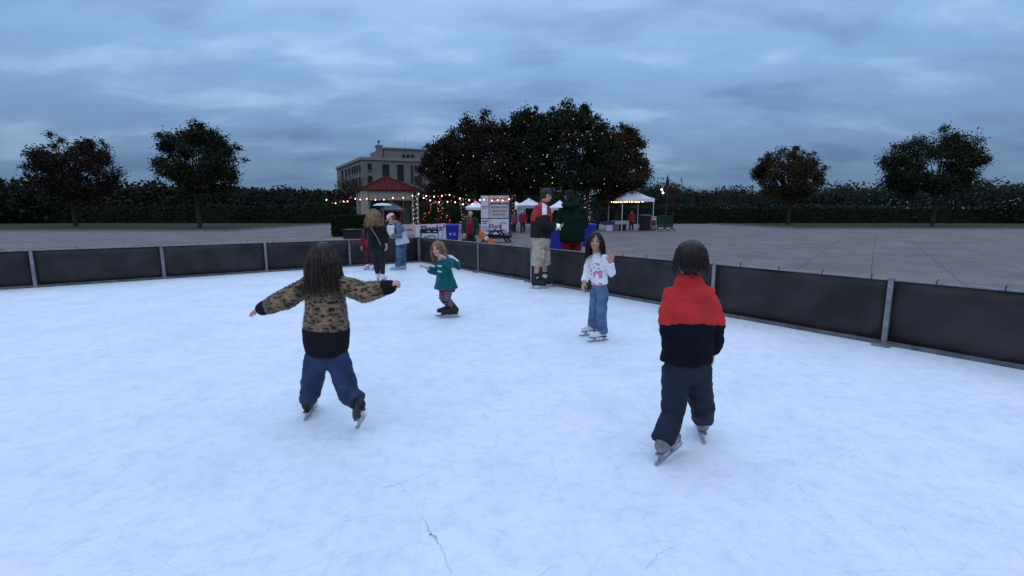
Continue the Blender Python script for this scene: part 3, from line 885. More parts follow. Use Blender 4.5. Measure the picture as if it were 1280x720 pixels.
# --- child in red behind her --------------------------------------------------------
Y = 12.2; b0 = G(463.5, 337); jj, f, r_ = standing(b0, 1.28, R(170), kid=True)
p = P('child in red and white skates half hidden behind the curly haired woman', b0, jj, .20, (.1, -1, 0), right=r_, vox=.010, hs=.12)
p.ground(); p.body(); M_red2 = mat('red_fleece', (.19, .010, .02), .9, .2, 14)
p.top([M_red2], b0 + V((0, 0, .60)), (.15, .12), (.15, .115), vox=.012, wr=.012)
p.pants([mat('dark_red_leggings', (.10, .012, .028), .9, .2, 14)], b0 + V((0, 0, .62)), r=(.40, .32, .27, .22), waist_r=(.6, .5), vox=.011)
p.skate('L', M_white_boot); p.skate('R', M_white_boot); p.cap_hair(M_dark_hair, grow=1.08, low=-.3)

# --- woman in the pink cap -----------------------------------------------------------
Y = 12.25
j = J(Y, hip=(502, 306), neck=(495.5, 279), head=(489, 273, -.03), shL=(497.5, 283, -.16), elL=(500, 295, -.22), wrL=(489.5, 294, -.22),
      shR=(498, 282, .16), elR=(495, 293, .18), wrR=(487.5, 292.5, -.05), hpL=(500, 309, -.06), knL=(499, 321, -.08), anL=(497, 332.5, -.04),
      hpR=(503, 309, .07), knR=(503.5, 321, .07), anR=(504.5, 333, .0), toeL=(-.96, -.2, 0), toeR=(-.9, -.4, 0))
p = P('woman in a pink cap and grey and white jacket bending forward', G(501, 336.5), j, .225, (-.85, -.25, -.55), (-.3, 0, 1), right=(-.15, .98, 0), sk='fair', vox=.009, hs=.17)
p.ground(scale=1.05, drop=.45); p.body(hands={'L': ((-1, 0, .1), (0, 0, 1), .6), 'R': ((-1, -.2, .1), (0, 0, 1), .6)})
M_gblue = mat('blue_grey_fleece', (.105, .135, .175), .9, .2, 12, bump=.2, bscale=60); M_gwhite = mat('pale_grey_fleece', (.47, .47, .50), .9, .1, 12, bump=.2, bscale=60)
zc = AT(500, 292.5, Y).z


def ff(c, n):
    on_arm = c.y < Y - .16 and c.z > AT(500, 298, Y - .2).z
    return 0 if (on_arm or c.z > zc + (c.x - j['hip'].x) * .9 - .02) else 1


p.top([M_gblue, M_gwhite], AT(503.5, 305, Y), (.185, .175), (.165, .15), sl=(.29, .26, .22), end=.92, wr=.014, ff=ff, ws=8, collar=.34)
p.pants([mat('faded_denim', (.06, .10, .17), .85, .45, 8, bump=.2, bscale=120)], AT(503, 303, Y), r=(.46, .38, .34, .32), end=.98, waist_r=(.66, .56), name='jeans', wr=.012)
M_ltshoe = mat('light_blue_shoe', (.22, .36, .46), .7, .2, 20)
for sd in 'LR': p.skate(sd, M_ltshoe, 1.05, shaft=.15, blade=False, sole=M_white_boot)
p.cap([mat('pink_cap', (.72, .42, .50), .9, .1, 30)], True)
p.cap_hair([mat('auburn_hair', (.09, .04, .03), .6, .3, 30)], grow=1.0, low=-.3)
pk = thing('shopping_bag', AT(488.5, 290, Y - .2), 'small white bag held by the woman in the pink cap', 'bag')
m = MB(); m.box(AT(489, 288, Y - .15), (.19, .14, .25), taper=.92)
m.remesh('pouch', [mat('white_plastic_bag', (.60, .58, .62), .6, .1, 16)], pk, .012, 2, .014, 12)
m = MB(); hb = AT(489, 288, Y - .15)
m.tube([hb + V((-.06, 0, .11)), hb + V((-.04, 0, .18)), hb + V((.04, 0, .18)), hb + V((.06, 0, .11))], [.008] * 4, 6); m.build('handle', MATS['white_plastic_bag'], pk)

# --- child in the leopard coat, left edge --------------------------------------------
Y = 3.14
j = J(Y, hip=(408, 438), neck=(407, 350), head=(404, 323, .02), shR=(427, 356, 0), elR=(456, 365.5, -.03), wrR=(485, 359, -.02),
      shL=(386, 357, 0), elL=(356, 374, .03), wrL=(330, 385, .1), hpR=(421, 446), knR=(437, 494, -.04), anR=(449.5, 531, -.10),
      hpL=(396, 446), knL=(388, 492, .08), anL=(386, 520, .14), toeR=(-.42, .62, -.62), toeL=(-.1, 1, 0))
p = P('child in a leopard print fur coat and jeans with an arm stretched out', G(405, 545), j, .21, (-.25, 1, -.1), right=(1, .05, 0), sk='pink', vox=.0055, kid=True, hs=.135)
p.ground(scale=.95); p.body(hands={'R': ((.75, -.1, .45), (-.1, .3, -1), 2.3), 'L': ((-1, .2, -.3), (0, 0, -1), .4)})
M_leo = bpy.data.materials.new('leopard_fur'); M_leo.use_nodes = True; nt = M_leo.node_tree; N = nt.nodes; L = nt.links
b_ = N['Principled BSDF']; b_.inputs['Roughness'].default_value = .95; b_.inputs['Specular IOR Level'].default_value = .1; b_.inputs['Sheen Weight'].default_value = .3
tcn = N.new('ShaderNodeTexCoord'); mpn = N.new('ShaderNodeMapping'); mpn.inputs['Scale'].default_value = (22, 40, 52); L.new(tcn.outputs['Object'], mpn.inputs[0])
nzn = N.new('ShaderNodeTexNoise'); nzn.inputs['Scale'].default_value = 30; nzn.inputs['Detail'].default_value = 3; L.new(tcn.outputs['Object'], nzn.inputs['Vector'])
mxv = N.new('ShaderNodeMix'); mxv.data_type = 'VECTOR'; mxv.inputs['Factor'].default_value = .04
vd = N.new('ShaderNodeVectorMath'); vd.operation = 'MULTIPLY_ADD'; vd.inputs[1].default_value = (1.1, 1.1, 1.1)
L.new(nzn.outputs['Color'], vd.inputs[0]); L.new(mpn.outputs[0], vd.inputs[2])
vo = N.new('ShaderNodeTexVoronoi'); vo.inputs['Scale'].default_value = 1; L.new(vd.outputs[0], vo.inputs['Vector'])
rp = N.new('ShaderNodeValToRGB'); e = rp.color_ramp.elements; e[0].position = .30; e[0].color = (.022, .014, .010, 1); e[1].position = .50; e[1].color = (.165, .105, .060, 1)
e2 = e.new(.85); e2.color = (.29, .195, .12, 1)
L.new(vo.outputs['Distance'], rp.inputs[0]); L.new(rp.outputs[0], b_.inputs['Base Color'])
nb = N.new('ShaderNodeTexNoise'); nb.inputs['Scale'].default_value = 90; nb.inputs['Detail'].default_value = 5; L.new(tcn.outputs['Object'], nb.inputs['Vector'])
bpn = N.new('ShaderNodeBump'); bpn.inputs['Strength'].default_value = .6; bpn.inputs['Distance'].default_value = .01; L.new(nb.outputs['Fac'], bpn.inputs['Height']); L.new(bpn.outputs[0], b_.inputs['Normal'])
coat = p.top([M_leo], AT(408, 411, Y), (.150, .125), (.125, .10), sl=(.31, .33, .25), end=.80, wr=.010, name='fur_coat', vox=.009, ws=16)


def fuzz(o, n, ln, parent, mats, seed=1, down=(0, 0, -1)):
    """short fur tufts over a garment"""
    r = random.Random(seed); me = o.data; m = MB(); org = parent_origin(o); ps = me.polygons; tot = len(ps)
    for _ in range(n):
        f_ = ps[r.randrange(tot)]; c = f_.center + org; d = (f_.normal * .55 + V(down) * .45 + V((r.uniform(-.5, .5), r.uniform(-.5, .5), r.uniform(-.5, .5)))).normalized()
        s = d.orthogonal().normalized() * (ln * .16)
        m.v += [c - s, c + s, c + d * ln * r.uniform(.6, 1.2)]; k = len(m.v); m.f.append((k - 3, k - 2, k - 1)); m.m.append(0)
    return m.build('fur_tufts', mats, parent, fix=False)


fo = fuzz(coat, 11000, .011, coat, [M_leo], down=(.5, 0, -.4))
for sd in 'RL':
    e_ = j['el' + sd]; w_ = j['wr' + sd]
    m = MB(); m.tube([lerp(e_, w_, .76), lerp(e_, w_, .90), lerp(e_, w_, 1.08)], [.050, .052, .047], 14)
    m.remesh('cuff', [mat('black_knit', (.012, .011, .013), .95, .2, 60, bump=.3, bscale=160)], p.root, .007, 1, .004, 40)
m = MB(); m.tube([AT(408, 410, Y), AT(408, 431, Y)], [(.156, .131), (.150, .125)], 20, ref=(1, 0, 0), sk=.1); m.remesh('hem', [MATS['black_knit']], p.root, .009, 2, .006)
p.pants([M_denim2], AT(408, 432, Y), r=(.40, .34, .31, .30), end=.98, waist_r=(.6, .5), name='jeans', wr=.014)
p.skate('R', M_black_boot, .95); p.skate('L', M_black_boot, .95)
p.strands([mat('brown_hair_mid', (.05, .028, .016), .5, .3, 30), M_dark_hair[1]], 1500, 1.25, .03, thick=.011, seed=12, spread=.08)
p.cap_hair([M_dark_hair[1]], grow=1.02, low=-.3)

# --- boy in red and black at the right edge ------------------------------------------
Y = 2.72
j = J(Y, hip=(857, 452), neck=(861, 351), head=(863, 325, .02), shL=(841.5, 368, 0), elL=(833.5, 402, -.02), wrL=(842, 436, .06),
      shR=(882, 368, 0), elR=(895, 404, .0), wrR=(890, 440, .06), hpL=(845, 462, 0), knL=(841, 516, .02), anL=(828.5, 569, -.08),
      hpR=(871, 462, 0), knR=(878, 512, .10), anR=(877, 548, .22), toeL=(.72, .66, .10), toeR=(.2, .98, 0))
p = P('boy in a red and black jacket and navy trousers skating away', G(850, 588), j, .212, (.2, 1, -.15), right=(1, -.1, 0), sk='fair', vox=.0055, kid=True, hs=.14)
p.ground(); p.body()
zb2 = AT(832, 402, Y).z
M_red3 = mat('bright_red_fleece', (.48, .022, .020), .85, .12, 10, bump=.2, bscale=70); M_navyblack = mat('black_fleece', (.007, .007, .012), .9, .2, 10, bump=.2, bscale=70)
p.top([M_red3, M_navyblack], AT(858, 451, Y), (.150, .115), (.145, .11), sl=(.29, .27, .22), end=.97, wr=.018, ff=lambda c, n: 0 if c.z > zb2 + .012 * math.sin(c.x * 14) else 1, ws=11, vox=.0075, collar=.36)
p.pants([mat('navy_trousers', (.009, .012, .026), .8, .25, 9, bump=.2, bscale=90)], AT(858, 450, Y), r=(.39, .35, .33, .32), end=1.12, waist_r=(.6, .5), wr=.014)
M_greyboot = mat('grey_boot', (.20, .20, .22), .5, .35, 16)
p.skate('L', M_greyboot, 1.0, sole=M_greyboot); p.skate('R', M_greyboot, 1.0, sole=M_greyboot)
p.cap_hair(M_dark_hair, grow=1.05, low=-.24)
p.strands(M_dark_hair, 1100, .36, .02, thick=.011, seed=21, spread=.02, shoulders=False)


# ------------------------------------------------------------------ people on the plaza
def bystander(label, px, Yd, H, yaw, topm, botm, hair=None, capm=None, arms='down', kid=False, group=None, vox=.016, sk='fair', hem=.46, coat=None):
    b0 = GX(px, Yd); jj, f, r_ = standing(b0, H, R(yaw), kid=kid, arms=arms, step=.04)
    p = P(label, b0, jj, H * (.128 if not kid else .165), f, right=r_, vox=vox, sk=sk, group=group)
    p.body(); hc = b0 + V((0, 0, hem * H))
    p.top([topm], hc, (.085 * H * 1.25, .062 * H * 1.4), (.115 * H, .085 * H), vox=vox * 1.1, wr=.02, sl=(.36, .32, .26), name='coat')
    p.pants([botm], hc + V((0, 0, .05 * H)), r=(.50, .40, .36, .32), waist_r=(.7, .6), vox=vox * 1.1, wr=.01)
    for sd in 'LR': p.skate(sd, M_black_boot, 1, blade=False, shaft=.2)
    if hair: p.cap_hair([hair], grow=1.05, low=-.22, vox=vox)
    if capm: p.cap([capm], False, name='hat')
    return p


M_dpants = mat('dark_trousers', (.018, .018, .022), .85, .2); M_jacket_navy = mat('navy_coat', (.016, .02, .035), .8, .2); M_hoodgrey = mat('grey_hoodie', (.09, .09, .10), .85, .2)
M_coat_red = mat('deep_red_coat', (.20, .010, .022), .8, .2, 10); M_pinkcoat = mat('pink_red_coat', (.24, .04, .07), .8, .2)
M_whitehat = mat('white_hat', (.55, .53, .55), .9)
p = bystander('bald man in a dark green jacket over a red shirt standing behind the boards', 589, 15.6, 1.58, 165, mat('forest_green_jacket', (.008, .040, .028), .8, .2), MATS['dark_trousers'], vox=.010, arms='down', hem=.5)
m = MB(); bb = p.j['neck']; fd = V((-math.sin(R(165)), math.cos(R(165)), 0))
m.tube([p.root.location + V((0, 0, .86)) + fd * .10, p.root.location + V((0, 0, 1.15)) + fd * .125, bb - V((0, 0, .01)) + fd * .06], [(.115, .06), (.13, .07), (.055, .05)], 14, ref=p.right)
m.remesh('shirt', [M_coat_red], p.root, .012, 2, .008)
b0 = GX(581.5, 15.0); jj, f, r_ = standing(b0, .86, R(150), kid=True); jj['head'] = jj['neck'] + V((0, 0, .10)) + f * .02
p = P('toddler in black peeking over the boards beside the man in dark green', b0, jj, .175, f, right=r_, vox=.009, hs=.09, kid=True, sk='pink'); p.body()
p.top([M_black], b0 + V((0, 0, .34)), (.125, .11), (.12, .10), vox=.011, wr=.012); p.pants([M_dpants], b0 + V((0, 0, .38)), r=(.42, .36, .33, .3), waist_r=(.6, .55), vox=.011)
for sd in 'LR': p.skate(sd, M_black_boot, .9, blade=False, shaft=.2)
p.cap_hair([mat('fine_hair', (.16, .10, .07), .6, .2, 30)], grow=.98, low=-.05)
bystander('person in a pink and red coat standing just right of the tall sign box', 642.5, 36.5, 1.58, 200, M_pinkcoat, M_dpants, hair=M_dark_hair[0])
bystander('person in a deep red coat and white hat walking on the plaza', 653.5, 36, 1.68, 175, M_coat_red, M_dpants, capm=M_whitehat)
bystander('person in red standing under the white canopy with the warm bulbs', 789, 41.0, 1.66, 150, M_coat_red, M_dpants, hair=M_dark_hair[1])
bystander('person in dark clothes and jeans standing left of the white canopy', 746.5, 42.5, 1.80, 20, M_jacket_navy, M_denim2, hair=M_dark_hair[0])
bystander('person in a grey hoodie beside the wrapped tree trunk behind the tall man', 739, 45, 1.70, 160, M_hoodgrey, M_denim2, hair=M_dark_hair[1])

# ------------------------------------------------------------------ bins, signs, tables behind the boards
M_blue = mat('blue_plastic', (.008, .012, .26), .45, .15, 4, spec=.5); M_blue2 = mat('blue_lid', (.035, .045, .40), .4, .15, 4); M_rubber = mat('wheel_rubber', (.02, .02, .02), .8)
M_emb = mat('white_emblem', (.55, .55, .65), .6)


def bin_(label, px, Yd, yaw, w=.58, h=.98, body=M_blue, lid=M_blue2, emblem=True, name='recycling_bin', cat='bin', group=None):
    b0 = GX(px, Yd); root = thing(name, b0, label, cat, group); rt = rz(R(yaw))
    m = MB(); m.box(b0 + V((0, 0, h * .48)), (w, w * 1.05, h * .90), rt, taper=.80); m.build('body', body, root, bevel=.02)
    m = MB(); m.box(b0 + V((0, 0, h * .945)), (w * 1.08, w * 1.13, .03), rt); m.build('rim', body, root, bevel=.01)
    m = MB(); m.box(b0 + V((0, 0, h * .985)), (w * 1.02, w * 1.1, .05), rt); m.box(b0 + V((0, 0, h * 1.015)) + rt @ V((0, .05, 0)), (w * .8, w * .8, .035), rt); m.build('lid', lid, root, bevel=.015)
    m = MB(); a = b0 + rt @ V((-w * .45, w * .62, h * .93)); b_ = b0 + rt @ V((w * .45, w * .62, h * .93)); m.tube([a, b_], [.018, .018], 8); m.build('handle', body, root)
    for sx in (-1, 1):
        m = MB(); c = b0 + rt @ V((sx * w * .44, w * .42, .11)); ax = rt @ V((1, 0, 0)); m.tube([c - ax * .025, c + ax * .025], [.11, .11], 16, cap=False); m.build('wheel', M_rubber, root)
    if emblem:
        # printed mark: an arrow-like tick and a ring
        m = MB(); zc = h * .60; kx = (.80 + .2 * (zc - .03 * h) / (.9 * h)); yo = -(w * 1.05 / 2) * (.80 + .20 * ((zc - .03 * h) / (.90 * h))) - .012
        def q(x, z): return b0 + rt @ V((x, yo - (z - 0) * .06, zc + z))
        n_ = rt @ V((0, -1, 0))
        m.quad([q(-.15, .05), q(-.09, -.06), q(-.07, -.06), q(-.03, .06), q(-.06, .03), q(-.10, .03)])
        ring = [(.09 + .05 * math.cos(a), .05 * math.sin(a)) for a in [2 * math.pi * k / 14 for k in range(15)]]
        stroke(m, [q(*t) for t in ring], .02, n_); m.build('emblem', M_emb, root, fix=False)
    return root


bin_('blue recycling bin with a white emblem beside the Thanks sign', 565.5, 21.5, 8)
bin_('blue bin between the man in red and the man in dark green', 695.5, 20, 10, emblem=False, h=.92)
bin_('blue bin with a paler lid beside the shoulder of the man in dark green', 735.5, 22, -12, emblem=False, w=.62, h=1.0)
bin_('black wheeled bin with a grey lid in front of the white canopy', 805.5, 41, 10, w=.78, h=1.32, body=mat('black_plastic', (.014, .014, .016), .5, .2), lid=mat('grey_lid', (.16, .17, .18), .5), emblem=False, name='waste_bin')

M_signw = mat('sign_white', (.60, .58, .64), .6, .06, 3); M_signp = mat('sign_blush', (.52, .43, .45), .6, .08, 3); M_frame = mat('sign_frame_dark', (.02, .02, .025), .5)
M_inkr = mat('ink_red', (.40, .03, .04), .7); M_inkp = mat('ink_purple', (.20, .03, .15), .7); M_inkd = mat('ink_dark', (.03, .03, .05), .7); M_inkg = mat('ink_grey', (.27, .23, .28), .7)
# tall two-sided display box with four printed panels
Yd = 29.0; s_ = FPX / Yd; b0 = GX(620.5, Yd); root = thing('sign_box', b0, 'tall white display box of printed panels beside the picnic table', 'sign')
yaw = R(-9); rt = rz(yaw); W_, H_ = 1.70, 2.52
m = MB(); m.box(b0 + V((0, 0, .09)), (W_ * .98, .8, .18), rt); m.build('plinth', M_frame, root)
m = MB(); m.box(b0 + V((0, .0, .18 + (H_ - .18) / 2)), (W_, .86, H_ - .18), rt); m.build('case', M_frame, root)
yf = -.86 / 2


def sp(x, z, off=.0): return b0 + rt @ V((x, yf - off, z))


def panel(x0, x1, z0, z1, mt):
    m = MB(); c = sp((x0 + x1) / 2, (z0 + z1) / 2, .012); m.box(c, (x1 - x0, .02, z1 - z0), rt); return m.build('panel', mt, root)


XL = -W_ / 2; xs = XL + .50; zt = 1.17
panel(XL + .02, xs - .02, zt + .03, H_ - .02, M_signw); panel(xs + .02, -XL - .02, zt + .03, H_ - .02, M_signp)
panel(XL + .02, xs - .02, .22, zt - .02, M_signw); panel(xs + .02, -XL - .02, .22, zt - .02, M_signw)
xd = rt @ V((1, 0, 0)); nf = rt @ V((0, -1, 0)); xr = (xs - XL) / 2 + 0


def scrawl(parent, mt, x0, x1, z, amp, wdt, name='lettering', k=1.0, place=sp, seed=0):
    """a line of writing too small to read in the photograph: joined script strokes word by word"""
    r = random.Random(seed); m = MB(); x = x0
    while x < x1:
        ln = min(x1 - x, r.uniform(1.5, 4) * amp * 1.6); pts = []; nst = max(3, int(ln / (amp * .38)))
        for i in range(nst + 1):
            pts.append(place(x + ln * i / nst, z + (amp * .5 * (1 if i % 2 else -1)) * r.uniform(.35, 1), .025))
        stroke(m, pts, wdt, nf); x += ln + amp * .6
    return m.build(name, mt, parent, fix=False)


mid = (xs - XL) / 2
scrawl(root, M_inkr, xs + .18, .70, 2.30, .15, .055, seed=1); scrawl(root, M_inkd, xs + .06, .80, 2.05, .11, .05, seed=2)
for i, z in enumerate((1.86, 1.80, 1.64, 1.58, 1.44, 1.38)): scrawl(root, M_inkg, xs + .1 + .06 * (i // 2), .76 - .07 * (i // 2), z, .06, .026, seed=10 + i)
scrawl(root, M_inkp, XL + .06, xs - .06, 1.86, .08, .036, seed=4); scrawl(root, M_inkp, XL + .10, xs - .12, 1.75, .05, .018, seed=5)
scrawl(root, M_inkp, XL + .10, xs - .08, 1.02, .12, .045, seed=6); scrawl(root, M_inkp, XL + .14, xs - .14, .88, .10, .04, seed=7)
for i, z in enumerate((.70, .62, .54, .46)): scrawl(root, M_inkg, XL + .1, xs - .08, z, .05, .024, seed=30 + i)
put_text('lettering', "Don't", .33, M_inkp, root, sp(.0, .72, .025), xd, .35, .014)
put_text('lettering', "Rush", .29, M_inkp, root, sp(.16, .47, .025), xd, .35, .014)
put_text('lettering', "Season", .19, M_inkp, root, sp(.56, .33, .025), xd, .35, .010)
m = MB(); pts = [sp(.50 + .22 * math.cos(a) * 1.0, .72 + .22 * math.sin(a), .026) for a in [R(40 + 210 * k / 14) for k in range(15)]] + [sp(.60, .45, .026), sp(.72, .42, .026)]
stroke(m, pts, .045, nf); m.build('swoosh', M_inkp, root, fix=False)

# "Thanks!" banner board, black easel board, cream notice
Yd = 18.5; b0 = GX(541, Yd); root = thing('sign_board', b0, 'white board with Thanks! written in purple script behind the black easel', 'sign'); rt = rz(R(4)); ht = AT(541, 280.5, Yd).z - PLZ
tilt = Matrix.Rotation(R(-3), 3, 'Y')
rt2 = rt @ tilt
m = MB(); cc = b0 + V((0, 0, ht - .42)); m.box(cc + rt2 @ V((-.05, 0, 0)), (1.14, .03, .86), rt2); m.build('board', M_signw, root, bevel=.004)
for sx in (-.46, .46):
    m = MB(); m.bar(b0 + rt @ V((sx, .06, 0)), b0 + rt @ V((sx, .03, ht - .1)), .04, .04); m.build('leg', M_signw, root)
put_text('lettering', "Thanks!", .30, M_inkp, root, cc + rt2 @ V((-.03, -.022, .26)), rt2 @ V((1, 0, 0)), .4, .012, up=rt2 @ V((0, 0, 1)))
m = MB()
for k in range(4):
    a = cc + rt2 @ V((.40 - .02 * k, -.021, .05 - .08 * k)); stroke(m, [a, a + rt2 @ V((.015, 0, .09))], .012, rt2 @ V((0, -1, 0)))
m.build('sprig', M_inkd, root, fix=False)
Yd = 16.6; b0 = GX(537.5, Yd); root = thing('easel_board', b0, 'black sandwich board holding a white paper with a dark wavy line', 'sign'); h_ = AT(537, 286, Yd).z - PLZ; rt = rz(R(6))
for sgn in (-1, 1):
    lean_ = Matrix.Rotation(R(-10 * sgn), 3, 'X'); m = MB(); m.box(b0 + V((0, 0, h_ / 2)) + rt @ V((0, sgn * .12, 0)), (.60, .02, h_), rt @ lean_); m.build('board_leaf', M_frame, root, bevel=.004)
lean_ = rt @ Matrix.Rotation(R(10), 3, 'X'); pc = b0 + V((0, 0, h_ / 2)) + rt @ V((0, -.12, 0))
pa = pc + lean_ @ V((.02, -.016, h_ / 2 - .27)); m = MB(); m.box(pa, (.54, .006, .26), lean_); m.build('paper', mat('paper_white', (.72, .70, .76), .7), root)
m = MB(); pts = [pa + lean_ @ V((x, -.006, z * .8 - .02)) for x, z in ((-.21, -.06), (-.16, .06), (-.13, .02), (-.08, .05), (-.04, .02), (.0, .11), (.03, .06), (.07, .09), (.11, .06), (.15, .09), (.19, .02), (.22, -.05))]
stroke(m, pts, .03, lean_ @ V((0, -1, 0))); m.build('drawing', M_inkd, root, fix=False)
m = MB(); m.box(pc + lean_ @ V((-.01, -.015, h_ / 2 - .07)), (.10, .006, .04), lean_); m.box(pc + lean_ @ V((.2, -.015, h_ / 2 - .075)), (.10, .006, .035), lean_); m.build('label_strip', M_signw, root)
Yd = 19.0; b0 = GX(512.5, Yd); root = thing('notice_board', b0, 'cream notice with a red word on it, left of the Thanks sign', 'sign'); rt = rz(R(10)); h_ = AT(512, 280.5, Yd).z - PLZ
m = MB(); cc = b0 + V((0, 0, h_ - .36)); m.box(cc, (.50, .03, .72), rt); m.build('board', mat('cream_paper', (.50, .41, .36), .7, .06), root, bevel=.004)
for sx in (-.2, .2):
    m = MB(); m.bar(b0 + rt @ V((sx, .03, 0)), b0 + rt @ V((sx, .03, h_ - .1)), .03, .03); m.build('leg', M_frame, root)
nf = rt @ V((0, -1, 0))
pl = lambda x, z, off=.02: cc + rt @ V((x, -off, z))
scrawl(root, M_inkr, -.11, .11, .15, .09, .03, place=pl, seed=40); scrawl(root, M_inkg, -.2, .2, -.05, .05, .018, place=pl, seed=41); scrawl(root, M_inkg, -.2, .2, -.12, .05, .018, place=pl, seed=42)
# picnic tables
M_dwood = mat('black_painted_wood', (.012, .012, .014), .6, .3, 20); M_pwood = mat('pale_wood', (.33, .27, .23), .8, .2, 12, stretch=(1, 8, 8))


def picnic(label, px, Yd, yaw, h=.62, ln=1.5, mt=M_dwood, mtop=None):
    b0 = GX(px, Yd); root = thing('picnic_table', b0, label, 'table'); rt = rz(R(yaw)); mtop = mtop or mt
    def q(x, y, z): return b0 + rt @ V((x, y, z))
    m = MB()
    for k in range(5): m.box(q(0, -.30 + .15 * k, h - .03), (ln, .135, .055), rt)
    m.build('tabletop', mtop, root, bevel=.005)
    for sy in (-1, 1):
        m = MB()
        for k in (0, 1): m.box(q(0, sy * (.60 + .14 * k), h * .58), (ln, .125, .035), rt)
        m.build('seat', mtop, root, bevel=.005)
    for sx in (-1, 1):
        for sy in (-1, 1):
            m = MB(); m.bar(q(sx * ln * .36 + sy * .024, sy * .72, 0), q(sx * ln * .36 + sy * .024, sy * .14, h - .04), .06, .13, up=rt @ V((1, 0, 0))); m.build('leg', mt, root)
        m = MB(); m.bar(q(sx * ln * .36 + .07, -.78, h * .52), q(sx * ln * .36 + .07, .78, h * .52), .06, .11); m.build('crossbar', mt, root)
    return root


picnic('black picnic table in front of the tall white sign box', 620, 25.0, 82, h=.62, ln=1.3)
picnic('pale topped low picnic table behind the end boards, left of the curly haired woman', 440, 16.6, 20, h=.60, ln=1.7, mtop=M_pwood)
# striped barricade board leaning on the table
a = AT(598.5, 290, 23.8); b_ = GX(617.5, 23.3); root = thing('barricade_board', b_, 'orange barricade board with a white band leaning against the black picnic table', 'barricade')
d = (a - b_); nrm = d.cross(V((0, 1, 0))).normalized(); Lb = d.length; sd_ = d.normalized()
M_or = mat('safety_orange', (.62, .085, .02), .55, .15, 12); M_wb = mat('reflective_white', (.55, .53, .53), .4)
for t0, t1, mt, nm in ((0, .42, M_or, 'orange_section'), (.42, .58, M_wb, 'white_band'), (.58, 1, M_or, 'orange_section')):
    m = MB(); m.bar(b_ + d * (t0 + .002), b_ + d * (t1 - .002), .035, .20 if t0 < .5 else .26, up=nrm); m.build(nm, mt, root, bevel=.008)
m = MB(); m.bar(b_ + d * .45 + V((0, .03, 0)), b_ + d * .55 + V((0, .03, -.02)), .02, .3, up=nrm); m.build('batten', M_frame, root)

# ------------------------------------------------------------------ pavilion with red tile roof
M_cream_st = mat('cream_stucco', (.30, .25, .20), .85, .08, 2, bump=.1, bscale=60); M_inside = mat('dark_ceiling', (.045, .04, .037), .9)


def tile_material():
    m = bpy.data.materials.new('red_roof_tile'); m.use_nodes = True; nt = m.node_tree; N = nt.nodes; L = nt.links; b = N['Principled BSDF']
    tc = N.new('ShaderNodeTexCoord'); n = N.new('ShaderNodeTexNoise'); n.inputs['Scale'].default_value = 4; L.new(tc.outputs['Object'], n.inputs['Vector'])
    r = N.new('ShaderNodeValToRGB'); r.color_ramp.elements[0].position = .3; r.color_ramp.elements[0].color = (.055, .0075, .007, 1); r.color_ramp.elements[1].position = .7; r.color_ramp.elements[1].color = (.105, .014, .012, 1)
    L.new(n.outputs['Fac'], r.inputs[0]); L.new(r.outputs[0], b.inputs['Base Color']); b.inputs['Roughness'].default_value = .85; b.inputs['Specular IOR Level'].default_value = .1
    return m


M_tile = tile_material()
Yc = 38.0; near = AT(455.5, 250, Yc)
fdir = (AT(518.5, 247.5, Yc + 1.5) - near); fdir.z = 0; Wp = fdir.length; fdir.normalize(); bdir = V((-fdir.y, fdir.x, 0))
lw = (AT(438, 250, Yc + 3.4) - near); 
zb_, zt_, za = near.z, AT(459, 238, Yc).z, AT(482, 221.5, Yc + 2).z
base = V((near.x, near.y, PLZ)); root = thing('pavilion', base + (fdir + bdir) * (Wp / 2), 'open pavilion with a red tiled hip roof and cream beams', 'pavilion')


def pq(u, v, z): return V((near.x, near.y, 0)) + fdir * u + bdir * v + V((0, 0, z))


for (u0, v0, u1, v1) in ((0, 0, Wp, 0), (Wp, 0, Wp, Wp), (Wp, Wp, 0, Wp), (0, Wp, 0, 0)):
    m = MB(); A = pq(u0, v0, (zb_ + zt_) / 2); B = pq(u1, v1, (zb_ + zt_) / 2); dd = (B - A).normalized() * .15
    m.bar(A + dd, B - dd, .3, zt_ - zb_); m.build('beam', M_cream_st, root)
for u, v in ((0, 0), (Wp, 0), (Wp, Wp), (0, Wp)):
    m = MB(); su = .0 if u == 0 else -.0; c = pq(u, v, 0)
    m.box(V((c.x, c.y, (PLZ + zt_) / 2 - .0)), (.5, .5, zt_ - PLZ - .01), rz(math.atan2(fdir.y, fdir.x)))
    m.box(V((c.x, c.y, PLZ + .3)), (.62, .62, .6), rz(math.atan2(fdir.y, fdir.x))); m.build('column', M_cream_st, root)
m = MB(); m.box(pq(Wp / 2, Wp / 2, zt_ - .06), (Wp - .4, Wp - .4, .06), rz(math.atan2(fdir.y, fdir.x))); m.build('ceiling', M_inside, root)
# roof: four faces of rounded tile rows running down the slope
ov = .35; m = MB(); ap = pq(Wp / 2, Wp / 2, za)
cor = [pq(-ov, -ov, zt_ + .0), pq(Wp + ov, -ov, zt_), pq(Wp + ov, Wp + ov, zt_), pq(-ov, Wp + ov, zt_)]
for i in range(4):
    A, B = cor[i], cor[(i + 1) % 4]; nrm = (B - A).cross(ap - A).normalized()
    if nrm.z < 0: nrm = -nrm
    midp = (A + B) / 2; nr = 17; slope = ap - midp
    prof = []
    for k in range(nr * 6 + 1):
        t = k / (nr * 6); off = abs(math.sin(math.pi * nr * t)) * .07 + .02
        x = A.lerp(B, t); hgt = 1 - abs(2 * t - 1)
        prof.append((x + nrm * off, x + slope * hgt + nrm * off * (1 if hgt > .02 else .5)))
    for k in range(len(prof) - 1): m.quad([prof[k][0], prof[k + 1][0], prof[k + 1][1], prof[k][1]])
    for k in range(len(prof) - 1):
        t0, t1 = k / (nr * 6), (k + 1) / (nr * 6); m.quad([A.lerp(B, t0), A.lerp(B, t1), prof[k + 1][0], prof[k][0]])
